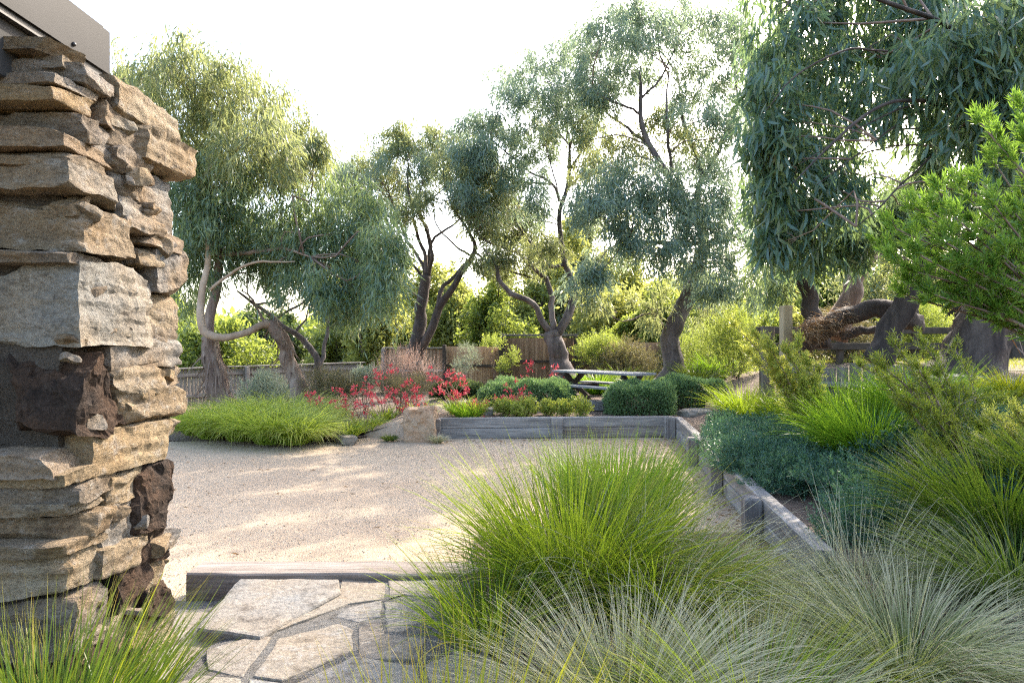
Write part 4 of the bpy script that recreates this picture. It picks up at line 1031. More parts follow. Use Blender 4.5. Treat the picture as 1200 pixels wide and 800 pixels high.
# shift of the hanging crown towards the path is part of its own limbs (they reach out to about 6.5 m)
gum('gum_tree', 'leaning grey trunk between the fallen log and the thick furrowed trunk',
    [([(1028, 425, 0), (1040, 402, 0), (1052, 375, 0), (1064, 348, 0), (1080, 312, 0), (1096, 270, 0), (1110, 220, .2)], [.25, .27, .27, .25, .23, .20, .14]),
     ([(1080, 312, 0), (1060, 270, .3), (1050, 230, .5)], [.12, .09, .05])],
    [(1060, 215, 26, 18), (1110, 200, 30, 22), (1085, 255, 24, 16), (1130, 240, 26, 20)], 9.6, .8, 'euc_near', 'bark_furrow', ns=90, nl=11, L=.18, W=.028, seed=13, drop=1.5, rough=.14, rs=.62, ls=.5)
gum('gum_tree', 'slanting brown trunk rising out of the fallen log on the right slope',
    [([(975, 395, 0), (988, 365, 0), (1000, 338, 0), (1012, 310, 0), (1024, 280, .1), (1035, 245, .3)], [.26, .23, .20, .18, .16, .12]),
     ([(1024, 280, .1), (1010, 240, .5), (1000, 205, .8)], [.09, .07, .03]), ([(1012, 315, 0), (1040, 290, .6), (1060, 265, 1)], [.07, .05, .02])],
    [(1000, 210, 24, 18, None, .7), (1040, 225, 24, 16, None, .7), (1060, 262, 20, 14, None, .6), (1020, 180, 24, 16, None, .6)], 11.5, 1, 'euc', 'bark_peel', ns=110, nl=10, L=.18, W=.026, seed=14, drop=1.4, ls=.6, rs=.75)
gum('gum_tree', 'slim dark stem standing just left of the fallen log',
    [([(958, 408, 0), (954, 378, 0), (947, 350, 0), (938, 328, 0), (932, 305, 0), (930, 270, 0)], [.17, .15, .13, .12, .10, .06]),
     ([(940, 332, 0), (925, 310, .4), (915, 285, .6)], [.06, .05, .02])],
    [(925, 300, 22, 18), (905, 320, 20, 18), (940, 270, 24, 18), (910, 345, 16, 14)], 11.3, .7, 'euc', 'bark_furrow', ns=140, nl=10, L=.18, W=.025, seed=15, drop=1.5)

# fallen log with torn root fibres
lg = thing('fallen_log', 'fallen hollow log with shaggy brown bark fibres lying on the right slope', 'log', at(995, 400, 10.6))
mb = MB(); tube(mb, [at(940, 408, 10.8), at(952, 388, 10.7), at(975, 378, 10.5), at(1000, 368, 10.4), at(1024, 362, 10.3), at(1050, 368, 10.2), at(1075, 378, 10.4)], [.15, .20, .15, .13, .14, .16, .14], 16, .08, .22, 5, .02)
mb.build('trunk', M['bark_furrow'], lg, smooth=True)
mb = MB(); tube(mb, [at(985, 395, 10.6), at(1010, 388, 10.5), at(1040, 384, 10.4)], [.08, .07, .05], 10, .08, .25, 7, .02)
mb.build('root', M['bark_dark'], lg, smooth=True)
rng = np.random.RandomState(3); n = 2200; mb = MB()
s = rng.rand(n); bp = np.stack([at(940 + 60 * q, 392 - 22 * q + rng.normal() * 6, 10.55 + rng.normal() * .13) for q in s])
blades(mb, bp, rng.rand(n) * 6.28, .9 + rng.rand(n) * .9, rng.rand(n) * 1.2, .12 + .18 * rng.rand(n), np.full(n, .008), rng, 3)
mb.build('bark_fibre', M['dead'], lg)

# ------------------------------------------------------------------ background trees beyond the fences
def bush_tree(name, label, px, D, base_py, top_py, wpx, leafm, seed, nleaf=9000, L=.16, W=.07, group=None, trunk=True, z=None, cat='tree', bark='bark_grey', lift=.25):
    """a bushy tree: several stems from one foot, leaf clumps through an uneven dome"""
    rng = np.random.RandomState(seed)
    b = at(px, base_py, D); b[2] = hz(b[0], D) if z is None else z
    top = CAM_H - (top_py - 32 - 400) * D / 800; Wd = wpx * D / 800 / 2; H = top - b[2]
    t = thing(name, label, cat, b, group)
    k = 16
    u = rdir(rng, k) * (rng.rand(k, 1) ** .45)
    u[:, 2] = np.abs(u[:, 2]) * .95 + rng.uniform(-.35, .1, k)
    cen = b + np.array([0, 0, H * (lift + .12)]) + u * np.array([Wd * .8, Wd * .7, H * (1 - lift - .12) * .85])
    rad = np.stack([rng.uniform(.24, .42, k) * Wd, rng.uniform(.24, .42, k) * Wd, rng.uniform(.16, .26, k) * H], -1)
    n = nleaf; ci = rng.randint(k, size=n)
    kn = 14; K = rdir(rng, k * kn).reshape(k, kn, 3) * (rng.rand(k, kn, 1) ** .4)
    P = cen[ci] + (K[ci, rng.randint(kn, size=n)] + rng.normal(size=(n, 3)) * .17) * rad[ci]
    P[:, 2] = np.maximum(P[:, 2], b[2] + .02)
    d = rng.normal(size=(n, 3)); d[:, 2] -= .5
    lm = MB(); leaf_quads(lm, P, norm(d), L * (.6 + .8 * rng.rand(n)), W * (.6 + .8 * rng.rand(n)), rng)
    lm.build('crown' if cat == 'tree' else 'foliage', M[leafm], t)
    tm = MB(); ns = 3
    fork = b + np.array([0, 0, H * lift * .5])
    tube(tm, [b + [0, 0, -.1], (b + fork) / 2 + rng.normal(size=3) * .03 * H * [1, 1, 0], fork], [.035 * H ** .8, .03 * H ** .8, .027 * H ** .8], 8, .2, .1, seed)
    for i in range(7):
        c = cen[i * 2]; m = fork + (c - fork) * .5 + rng.normal(size=3) * .06 * H
        tube(tm, [fork, m, c], [.018 * H ** .8, .012 * H ** .8, .006 * H ** .8], 6, .25, 0, i)
    tm.build('trunk' if cat == 'tree' else 'stems', M[bark], t, smooth=True)
    return t

GB = 'trees beyond the back fence'
BT = [  # px, D, top, width, leaf, label
    (250, 26, 372, 150, 'bright2', 'bushy green tree behind the paling fence, between the two leaning trunks'),
    (175, 30, 350, 150, 'bright2', 'green tree behind the fence, next to the stone pillar'),
    (395, 32, 352, 90, 'bright', 'sunlit yellow-green tree behind the bent sapling'),
    (440, 27, 322, 90, 'bright', 'yellow-green tree filling the gap left of the dark forked gum'),
    (325, 40, 376, 120, 'darkleaf', 'low dark green tree far behind the pale bent limb'),
    (535, 30, 320, 120, 'bright', 'glowing yellow-green tree just right of the dark forked gum'),
    (580, 26, 318, 110, 'bright2', 'mid-green tree above the orange bamboo panel'),
    (615, 38, 270, 150, 'bright', 'tall sunlit tree seen between the dark forked gum and the broken snag'),
    (690, 30, 285, 120, 'bright', 'yellow-green tree directly behind the snag gum'),
    (735, 36, 280, 140, 'bright', 'sunlit tree behind the hanging leaves above the picnic table'),
    (760, 25, 355, 90, 'bright2', 'mid-green bushy tree over the dark brushwood fence'),
    (850, 24, 352, 120, 'bright2', 'green bushy tree right of the twisted grey trunk'),
    (900, 30, 310, 120, 'bright', 'yellow-green tree behind the pale timber post'),
    (985, 34, 300, 140, 'bright2', 'open green tree behind the fallen log'),
    (1075, 34, 290, 140, 'bright', 'pale green tree behind the leaning grey trunk'),
    (1165, 38, 300, 140, 'bright2', 'green tree beyond the lawn, at the right edge'),
    (505, 34, 300, 120, 'bright', 'tall airy yellow-green tree seen between the stems of the dark forked gum'),
    (425, 36, 305, 110, 'bright2', 'tall green tree behind the right edge of the weeping gum'),
    (685, 37, 262, 130, 'euc_gold', 'tall soft grey-gold tree behind the gap right of the snag gum'),
    (1065, 30, 225, 190, 'euc_gold', 'soft grey-gold tree seen through the gap in the hanging foreground leaves'),
    (950, 36, 270, 130, 'bright2', 'tall green tree behind the slim dark stem'),
    (470, 44, 372, 130, 'darkleaf', 'distant dark tree low behind the forked gum'),
    (650, 48, 350, 160, 'darkleaf', 'distant dark green tree behind the brushwood fence'),
    (800, 44, 320, 150, 'bright2', 'distant green tree behind the twisted gum'),
]
for i, (px, D, top, wd, lf, lab) in enumerate(BT):
    bush_tree('bushy_tree', lab, px, D, 440, top, wd, lf, 100 + i, 17000, .17 * D / 28, .085 * D / 28, GB, lift=.14)

rng = np.random.RandomState(9); n = 60000
a = rng.uniform(-.85, .85, n); dist = 75 + 45 * rng.rand(n)
top = 5.0 + 2.2 * np.sin(a * 9) + 1.6 * np.sin(a * 23 + 1) + 1.2 * np.sin(a * 51 + 2)
P = np.stack([np.tan(a) * dist, dist, top * rng.rand(n) ** .7], -1)
mb = MB(); leaf_quads(mb, P, rdir(rng, n), .9 * (.6 + .8 * rng.rand(n)), .5 * (.6 + .8 * rng.rand(n)), rng)
mb.build('distant_trees', M['bright2'], kind='stuff')

# ------------------------------------------------------------------ shrubs
def shoot_shrub(name, label, base, blobs, mat, n, seed, Ls=.14, k=10, lL=.03, lW=.007, ang=.7, up=.9, cat='shrub', group=None, stems=True, stem_mat='twig', sr=.008, surf=.55):
    """blobs: (centre, radii). Leafy shoots fill the blobs and point up and outward."""
    rng = np.random.RandomState(seed)
    t = thing(name, label, cat, base, group); mb = MB(); st = MB()
    vol = np.array([r[0] * r[1] * r[2] for c, r in blobs]) ** .67; vol = vol / vol.sum()
    for (c, r), f in zip(blobs, vol):
        m = max(8, int(n * f)); u = rdir(rng, m) * (rng.rand(m, 1) ** (1 - surf))
        u *= 1 + .16 * np.sin(u[:, :1] * 7 + seed) * np.cos(u[:, 1:2] * 6 + 2)
        P = np.array(c) + u * np.array(r); P[:, 2] = np.maximum(P[:, 2], base[2] + .01)
        d = u * .8 + rng.normal(size=(m, 3)) * .35; d[:, 2] += up
        d = norm(d)
        shoots(mb, P, d, Ls * (.6 + .8 * rng.rand(m)), k, lL, lW, ang, rng)
        if stems:
            b = np.array(base, float)
            for q in range(3):
                e = np.array(c) + rdir(rng, 1)[0] * np.array(r) * .7
                tube(st, [b + rng.normal(size=3) * [.04, .04, 0], b + (e - b) * .5 + rng.normal(size=3) * .05, e], [sr, sr * .8, sr * .4], 5, .12, 0, q)
    mb.build('foliage', M[mat], t)
    if stems: st.build('stems', M[stem_mat], t, smooth=True)
    return t

def hedge(label, x0, x1, y0, y1, z0, h, mat, n, seed, round_=.55, name='clipped_hedge', lL=.036, lW=.010, Ls=.06, k=9, cat='hedge', lump=.075, group=None, rotz=0.0):
    """clipped mound: shoots on and just under a lumpy rounded-box surface"""
    rng = np.random.RandomState(seed)
    c = np.array([(x0 + x1) / 2, (y0 + y1) / 2, z0]); r = np.array([(x1 - x0) / 2, (y1 - y0) / 2, h])
    t = thing(name, label, cat, c, group)
    d = rng.normal(size=(n, 3)); d[:, 2] = np.abs(d[:, 2]) * 1.0
    p = 1 / round_ * 2.0
    # sample evenly on box faces, then round
    area = np.array([2 * r[0] * h, 2 * r[0] * h, 2 * r[1] * h, 2 * r[1] * h, 4 * r[0] * r[1]]); f = rng.choice(5, n, p=area / area.sum())
    u = rng.uniform(-1, 1, (n, 3)); u[:, 2] = rng.rand(n)
    u[f == 0, 1] = -1; u[f == 1, 1] = 1; u[f == 2, 0] = -1; u[f == 3, 0] = 1; u[f == 4, 2] = 1
    l = (np.abs(u[:, 0]) ** p + np.abs(u[:, 1]) ** p + np.abs(u[:, 2]) ** p) ** (1 / p)
    u = u / l[:, None]
    nrm = norm(np.sign(u) * np.abs(u) ** (p - 1) / r)
    q = u * r
    lumps = lump * (np.sin(q[:, 0] * 5.1 + seed) * np.cos(q[:, 1] * 4.3 + seed * 2) + .7 * np.sin(q[:, 0] * 11 + q[:, 2] * 9) * np.cos(q[:, 1] * 10) + .5 * rng.normal(size=n) * .4)
    depth = rng.rand(n) ** 2 * .14
    P = q + nrm * (lumps - depth)[:, None] - nrm * Ls
    ca, sa = math.cos(rotz), math.sin(rotz)
    def rot(a): return np.column_stack([a[:, 0] * ca - a[:, 1] * sa, a[:, 0] * sa + a[:, 1] * ca, a[:, 2]])
    P = rot(P) + c; nn = rot(nrm); P[:, 2] = np.maximum(P[:, 2], z0 + .005)
    dd = norm(nn + rng.normal(size=(n, 3)) * .4 + np.array([0, 0, .35]))
    mb = MB(); shoots(mb, P, dd, Ls * (.6 + .9 * rng.rand(n)), k, lL, lW, .75, rng)
    mb.build('foliage', M[mat], t)
    # inner woody mass
    st = MB()
    for q in range(40):
        e = P[rng.randint(n)]; b = c + rng.uniform(-.6, .6, 3) * r * [1, 1, 0]
        tube(st, [b, (b + e) / 2 + rng.normal(size=3) * .04, e - norm(e - c) * .08], [.012, .009, .004], 5, .15, 0, q)
    st.build('stems', M['twig'], t, smooth=True)
    return t

def zb(x, y): return hz(x, y)
hedge('clipped green rosemary-like mound left of the picnic table, above the lime plants', -.72, 1.38, 14.1, 15.3, zb(.3, 14.7), .56, 'hedge', 11000, 1, .62)
hedge('clipped square-ended green hedge in front of the picnic table at the wall', 1.88, 3.15, 13.0, 14.1, zb(2.4, 13.4), .60, 'hedge', 9000, 2, .5)
hedge('clipped green hedge continuing right toward the strappy grasses', 3.0, 4.5, 13.9, 14.9, zb(3.7, 14.3), .60, 'hedge', 9000, 3, .5)
hedge('low dark clipped hedge behind the red flowers at the foot of the bamboo fence', -2.0, -.6, 16.4, 17.2, zb(-1.2, 16.6), .34, 'darkleaf', 6000, 4, .55)

# blue-green ground-cover mounds along the right wall
def mound_blobs(cx, cy, rx, ry, h, seed, k=7):
    r_ = random.Random(seed); out = []
    for i in range(k):
        a = r_.uniform(0, 6.28); q = math.sqrt(r_.random()) * .75
        x, y = cx + rx * q * math.cos(a), cy + ry * q * math.sin(a); z = hz(x, y) if y > 4.4 else .3
        out.append(((x, y, z + h * .3), (rx * .5, ry * .42, h * r_.uniform(.6, .95))))
    return out
for i, (cx, cy, rx, ry, h, n, lab) in enumerate([
    (3.35, 10.1, .55, .9, .26, 3500, 'small far blue-green groundcover mound beside the wall corner stones'),
    (3.15, 8.7, .70, 1.2, .32, 7000, 'blue-green groundcover mound spilling toward the timber wall near its third post'),
    (2.95, 7.0, .75, 1.2, .34, 9000, 'broad blue-green groundcover below the big green grass tussock'),
    (3.6, 6.0, 1.0, .9, .34, 9000, 'dark blue-green groundcover under the feathery shrubs on the right'),
    (2.9, 5.2, .8, .8, .30, 7000, 'blue-green groundcover at the near end of the right timber wall'),
    (4.0, 4.8, .9, .7, .30, 7000, 'dark groundcover behind the silvery grass in the right corner')]):
    shoot_shrub('groundcover_shrub', lab, (cx, cy, hz(cx, cy) - .02), mound_blobs(cx, cy, rx, ry, h, i, 9), 'cover', n, 40 + i, .07, 9, .032, .011, .8, .8, sr=.006)

# silver, brown and pink shrubs on the left
def pxblob(px, py, D, rx, ry): 
    c = at(px, py, D); return (tuple(c), (rx * D / 800, (rx + ry) / 2 * D / 800, ry * D / 800))
shoot_shrub('silver_shrub', 'silvery grey saltbush between the two leaning trunks in front of the fence', (at(312, 480, 15.2)[0], 15.2, .08), [pxblob(295, 462, 15.2, 16, 16), pxblob(315, 458, 15.2, 20, 20), pxblob(330, 465, 15.0, 16, 14), pxblob(308, 446, 15.3, 10, 10)], 'silver', 1500, 61, .14, 10, .035, .012, .7, 1.2)
shoot_shrub('silver_shrub', 'small pale silvery shrub below the fence end, left of the pink plumes', (at(428, 470, 16.5)[0], 16.5, .1), [pxblob(422, 443, 16.5, 10, 10), pxblob(434, 442, 16.5, 10, 12), pxblob(428, 452, 16.5, 14, 10)], 'silver', 900, 62, .14, 10, .035, .012, .7, 1.2)
shoot_shrub('brown_shrub', 'dull brown-green twiggy shrub in the middle of the left bed', (at(392, 490, 14.5)[0], 14.5, .08), [pxblob(375, 450, 14.6, 22, 16), pxblob(400, 452, 14.5, 24, 16), pxblob(388, 468, 14.4, 28, 16), pxblob(415, 460, 14.6, 16, 14)], 'brownshrub', 2200, 63, .16, 10, .03, .009, .7, .9)
shoot_shrub('pink_shrub', 'airy shrub with pale pink plumes behind the red flowers', (at(470, 480, 15.0)[0], 15.0, .1), [pxblob(462, 436, 15, 22, 18), pxblob(480, 430, 15.1, 22, 18), pxblob(500, 438, 15.2, 18, 14), pxblob(448, 440, 15, 12, 14), pxblob(470, 424, 15.1, 12, 12)], 'pink', 850, 64, .26, 12, .028, .007, .6, 1.4, stems=True)
shoot_shrub('brown_shrub', 'bronze-green fine shrub under the pink plumes', (at(462, 490, 14.6)[0], 14.6, .1), [pxblob(455, 456, 14.6, 20, 16), pxblob(472, 462, 14.5, 18, 14), pxblob(490, 455, 14.8, 18, 14)], 'brownshrub', 1300, 65, .16, 10, .03, .008, .7, 1.0)
shoot_shrub('climbing_shrub', 'light grey-green shrub against the orange bamboo panel', (at(545, 450, 20)[0], 20.2, .4), [pxblob(540, 432, 20.2, 9, 12), pxblob(553, 420, 20.4, 8, 10), pxblob(548, 410, 20.4, 8, 6)], 'silver', 240, 66, .18, 10, .05, .014, .8, .8)
shoot_shrub('green_shrub', 'small green shrub at the post between bamboo and brushwood panels', (at(582, 445, 20.6)[0], 20.6, .4), [pxblob(577, 402, 20.6, 12, 6), pxblob(590, 432, 20.6, 7, 10), pxblob(602, 420, 20.6, 5, 10)], 'bright2', 300, 67, .18, 10, .06, .016, .8, .8)
for i, (px, py, D, wd, hh, mat, lab) in enumerate([
    (706, 412, 20.3, 60, 30, 'bright2', 'green climber sprawling over the brushwood fence behind the snag gum'),
    (735, 425, 19.6, 70, 36, 'brownshrub', 'brownish-green shrub against the dark fence above the picnic table'),
    (830, 420, 18.5, 80, 60, 'bright2', 'green shrub right of the twisted trunk'),
    (862, 400, 16.5, 70, 60, 'bright2', 'feathery green shrub between twisted trunk and pale post'),
    (985, 395, 14.5, 70, 50, 'brownshrub', 'brownish shrub behind the fallen log'), (1075, 385, 14.5, 80, 50, 'bright2', 'green shrub behind the leaning grey trunk by the rail fence'),
    (800, 415, 20.5, 50, 60, 'darkleaf', 'dark shrub behind the twisted grey trunk')]):
    b = at(px, 440, D); b[2] = hz(b[0], D)
    rx = wd / 2
    shoot_shrub('fence_shrub', lab, tuple(b), [pxblob(px + rx * a, py + hh * c, D + e, rx * .6, hh * .42) for a, c, e in ((-.5, .1, 0), (.4, .0, .2), (0, -.3, .1), (.1, .3, -.2), (-.3, -.15, .3), (.6, .3, -.1))], mat, 1500, 70 + i, .2, 10, .06, .016, .9, .5)

# lime plants along the back wall
for i, (px, py, D, s, lab) in enumerate([
    (589, 481, 13.1, 10, 'small lime-green mound above the left half of the back wall, left of a gap'), (616, 478, 13.1, 12, 'lime and cream upright plant below the middle of the clipped mound'),
    (641, 473, 13.3, 9, 'round lime plant left of the timber joint post'), (659, 475, 13.2, 9, 'small green-lime plant above the wall joint post'),
    (679, 474, 13.1, 12, 'largest lime mound at the right end of the row of lime plants'), (606, 486, 12.9, 7, 'tiny lime tuft close behind the wall plank')]):
    c = at(px, py, D); z = hz(c[0], D)
    rr = s * D / 800
    shoot_shrub('lime_plant', lab, (c[0], D, z), [((c[0], D, z + rr * .9), (rr, rr, rr * .9)), ((c[0] + rr * .4, D - .05, z + rr * .6), (rr * .8, rr * .8, rr * .7))], 'lime', 260, 80 + i, .07, 9, .04, .018, .8, .8, cat='plant', group='lime plants along the back wall')

# yellow-green shrubs on the right slope
def spray_shrub(name, label, base, tips, mat, n_side, seed, Ls, k, lL, lW, ang, br=.012, cat='shrub', leaf_from=.25):
    """long arching branches from one foot; leafy side shoots along each"""
    rng = np.random.RandomState(seed); t = thing(name, label, cat, base); fm = MB(); sm_ = MB(); b = np.array(base, float)
    for q, tip in enumerate(tips):
        tip = np.array(tip); mid = b + (tip - b) * .5 + np.array([0, 0, .12 * np.linalg.norm(tip - b)]) + rng.normal(size=3) * .04
        P, _ = resample([b, mid, tip], [1, 1, 1], .03); tube(sm_, [b, mid, tip], [br, br * .7, br * .3], 6, .1, 0, q)
        idx = rng.randint(int(len(P) * leaf_from), len(P), n_side); T = norm(np.gradient(P, axis=0))[idx]
        d = norm(T * 1.0 + rng.normal(size=(n_side, 3)) * .75 + np.array([0, 0, .45])); ss = P[idx]
        tt = (idx / len(P))[:, None]
        ln = (Ls * (1.6 - 1.1 * tt[:, 0]) * (.5 + rng.rand(n_side)))
        shoots(fm, ss, d, ln, k, lL, lW, ang, rng)
        for a, dd, l in list(zip(ss, d, ln))[::3]: tube(sm_, [a, a + dd * l * .9], [br * .25, br * .12], 4, .2)
        e = tip[None] + rng.normal(size=(6, 3)) * .02; shoots(fm, e, norm(rng.normal(size=(6, 3)) * .4 + norm(tip - b) + [0, 0, .5]), np.full(6, Ls * .8), k, lL, lW, ang, rng)
    fm.build('foliage', M[mat], t); sm_.build('stems', M['twig'], t, smooth=True)
    return t
bx = at(955, 500, 8.2)
spray_shrub('golden_shrub', 'pale yellow-green feathery shrub leaning left in front of the pale timber post', (bx[0], 8.2, hz(bx[0], 8.2)), [at(a, b, 8.2 + c) for a, b, c in ((862, 382, .2), (885, 392, 0), (900, 405, -.2), (880, 415, .3), (905, 425, 0), (922, 412, -.2), (935, 400, .1), (945, 425, -.1), (915, 440, 0), (940, 450, -.2), (890, 400, .4), (960, 435, .1))], 'gold_needle', 75, 91, .15, 13, .050, .014, .75)
bx = at(1140, 640, 5.6)
spray_shrub('feathery_shrub', 'olive-green feathery shrub with thin dark diagonal stems above the dark hollow on the right', (bx[0], 5.6, hz(bx[0], 5.6)), [at(a, b, 5.6 + c) for a, b, c in ((1030, 425, .3), (1050, 405, .1), (1080, 400, .4), (1040, 450, 0), (1075, 430, -.2), (1100, 440, .2), (1060, 470, -.1), (1090, 480, -.3), (1110, 500, 0), (1130, 460, .2), (1010, 430, .5), (1150, 500, -.2), (1100, 540, -.4), (1120, 410, .6), (1170, 470, .2), (1080, 520, -.4))], 'olive_needle', 70, 92, .13, 13, .040, .009, .8)
bx = at(1215, 640, 5.0)
spray_shrub('feathery_shrub', 'yellow-green feathery shrub cut by the right edge, above the drooping grass', (bx[0], 5.0, hz(bx[0], 5.0)), [at(a, b, 5.0 + c) for a, b, c in ((1150, 520, 0), (1165, 490, .2), (1190, 480, 0), (1140, 560, -.2), (1170, 545, -.3), (1200, 520, -.1), (1130, 590, -.1), (1180, 500, .3), (1215, 470, 0), (1195, 570, -.3))], 'gold_needle', 60, 93, .12, 12, .036, .009, .8)
# bright needle shrub reaching in from the right
bx = at(1370, 620, 4.4)
spray_shrub('needle_bush', 'vivid green needle-leaved bush reaching in from the right edge in front of the thick trunk', (bx[0], 4.4, hz(bx[0], 4.4)),
    [at(a, b, 4.4 + c) for a, b, c in ((1035, 290, .1), (1050, 268, 0), (1075, 245, .1), (1100, 225, -.1), (1125, 222, .1), (1150, 215, 0), (1050, 310, -.1), (1070, 330, 0), (1095, 345, -.1), (1060, 345, .1), (1110, 285, -.2), (1130, 310, -.2), (1150, 270, .2), (1100, 310, .2), (1150, 145, 0), (1170, 165, .1), (1190, 130, 0), (1165, 190, .1), (1200, 165, -.1), (1125, 350, 0), (1150, 355, -.1), (1180, 350, .1), (1175, 300, -.2), (1190, 250, -.1), (1085, 270, .2), (1120, 255, -.2), (1165, 240, -.2), (1135, 335, .2), (1080, 300, -.2), (1160, 330, .1), (1095, 250, -.1), (1065, 285, .2))],
    'needle', 20, 94, .13, 20, .058, .0105, .62, .014, leaf_from=.66)

# ------------------------------------------------------------------ kangaroo paws
def kangaroo_paw(px, D, z, heads, seed, label):
    rng = np.random.RandomState(seed); b = np.array([(px - 600) * D / 800, D, z])
    t = thing('kangaroo_paw', label, 'flower', b, 'red kangaroo paw flowers')
    lm = tussock_mb(b, 90, .16, .48, .018, (.1, .7), (.2, .9), seed, 5); lm.build('leaves', M['b_weep'], t)
    sm_ = MB(); hd_ = []
    for (hx, hy, dd) in heads:
        e = at(hx, hy, D + dd); bb = b + rng.normal(size=3) * [.05, .05, 0]
        m = bb + (e - bb) * .55 + np.array([0, 0, .12]); P = tube(sm_, [bb, m, e], [.007, .006, .004], 5, .1, 0, seed); fl = MB(); hd_.append(fl)
        for q in range(4):
            c = e + rng.normal(size=3) * np.array([.09, .09, .07]); tube(sm_, [P[-2], c], [.003, .002], 4, .1)
            n = 9; d = rng.normal(size=(n, 3)) * .8 + norm(c - P[-3]) * .6
            leaf_quads(fl, np.repeat(c[None], n, 0) + rng.normal(size=(n, 3)) * .018, norm(d), .05 + .03 * rng.rand(n), .019 + .012 * rng.rand(n), rng, .3)
    so_ = sm_.build('stems', M['stemred'], t, smooth=True); [h_.build('flower_head', M['red'], so_) for h_ in hd_]
kangaroo_paw(425, 12.6, .06, [(398, 460, 0), (408, 466, .1), (420, 470, 0), (432, 466, -.1), (412, 478, -.2), (428, 478, 0), (440, 470, .1), (402, 474, .1), (436, 462, .2), (418, 458, .2)], 1, 'red kangaroo paw in the left bed beside the bright weeping grass')
kangaroo_paw(380, 12.4, .06, [(370, 464, 0), (374, 467, .1)], 2, 'single red-headed kangaroo paw standing in the weeping grass')
kangaroo_paw(492, 13.4, .2, [(478, 456, 0), (470, 460, .1), (485, 462, -.1), (462, 468, 0), (490, 468, .1), (468, 474, -.1), (480, 470, .1), (495, 472, 0), (486, 478, -.1), (458, 464, .2), (472, 466, .2), (482, 452, .3)], 3, 'dense red kangaroo paw right behind the boulder')
kangaroo_paw(535, 13.2, .33, [(512, 438, 0), (527, 442, .1), (532, 438, 0), (540, 445, .1), (518, 455, 0), (530, 452, -.1), (522, 460, .1), (545, 452, .2), (505, 442, .3), (536, 460, 0)], 4, 'tall arching red kangaroo paw above the left end of the timber wall')
kangaroo_paw(555, 12.9, .33, [(548, 468, 0), (540, 474, .1), (556, 476, -.1), (562, 472, .1), (552, 482, 0), (566, 480, .1), (536, 466, .2), (570, 470, .1), (560, 484, -.1)], 5, 'low red kangaroo paw spilling over the timber wall')
kangaroo_paw(600, 13.3, .33, [(598, 455, 0), (606, 466, -.1), (610, 460, 0), (602, 472, .1), (594, 468, 0)], 6, 'red kangaroo paw with heads in front of the clipped mound')
kangaroo_paw(450, 14.0, .1, [(446, 438, 0), (455, 436, .1), (436, 448, .2), (430, 452, 0), (440, 442, .3)], 7, 'red kangaroo paw low against the pink plumed shrub')
kangaroo_paw(628, 18.0, .4, [(622, 432, 0), (628, 430, .1), (618, 440, 0), (650, 430, -2.0), (651, 438, -2.0)], 8, 'distant red kangaroo paw at the foot of the brushwood fence by the snag gum')

# ------------------------------------------------------------------ grasses, left bed
GL = 'bright green weeping grass tussocks massed beside the gravel'
for i, (px, py, D, s) in enumerate([(250, 505, 12.0, .95), (285, 512, 11.7, 1.0), (318, 518, 11.35, 1.0), (346, 520, 11.3, .88), (366, 512, 11.7, .72), (270, 495, 12.9, 1.0), (310, 492, 13.0, 1.1), (345, 490, 12.8, 1.15), (372, 492, 12.9, .9), (330, 505, 12.1, 1.05), (230, 505, 12.4, .8), (356, 503, 12.1, .95), (300, 503, 12.3, 1.05)]):
    c = ((px - 600) * D / 800, D, .05)
    tussock_mb(c, 900, .24 * s, .92 * s, .012, (.05, .65), (.8, 2.1), 200 + i, 6, power=1.5).build('weeping_grass', M['b_weep'], label='bright green weeping grass tussock in the mass on the left bed', cat='grass', group=GL)
for i, (px, D, s, lab) in enumerate([(212, 13.2, .55, 'small green grass tuft at the foot of the left fence, next to the pillar'), (436, 13.1, .5, 'yellow-green strappy tuft at the left side of the ramp path')]):
    c = ((px - 600) * D / 800, D, .04)
    tussock_mb(c, 500, .16, .62 * s, .012, (.1, .8), (.3, 1.1), 230 + i, 5).build('grass_tuft', M['b_weep'], label=lab, cat='grass')
tussock_mb((at(408, 500, 12.1)[0], 12.1, .04), 260, .14, .42, .016, (.1, .8), (.3, .9), 240, 5).build('strappy_plant', M['b_weep'], label='yellow-green strap-leaved plant behind the flat edging stone', cat='plant')
tussock_mb((at(548, 500, 12.75)[0], 12.75, .33), 260, .22, .42, .018, (.1, .9), (.3, .9), 241, 5).build('strappy_plant', M['b_lomg'], label='strap-leaved clump just above the left end of the back wall', cat='plant')
tussock_mb((at(478, 507, 11.75)[0] + .52, 11.72, .0), 260, .06, .24, .006, (.1, .9), (.5, 1.5), 242, 5).build('grass_tuft', M['b_poap'], label='pale straw tuft at the foot of the boulder', cat='grass')
tussock_mb((at(462, 507, 12.2)[0] - .05, 12.0, .0), 260, .08, .16, .01, (.1, 1.0), (.5, 1.5), 243, 5).build('grass_tuft', M['b_dark'], label='dark green tuft left of the boulder', cat='grass')

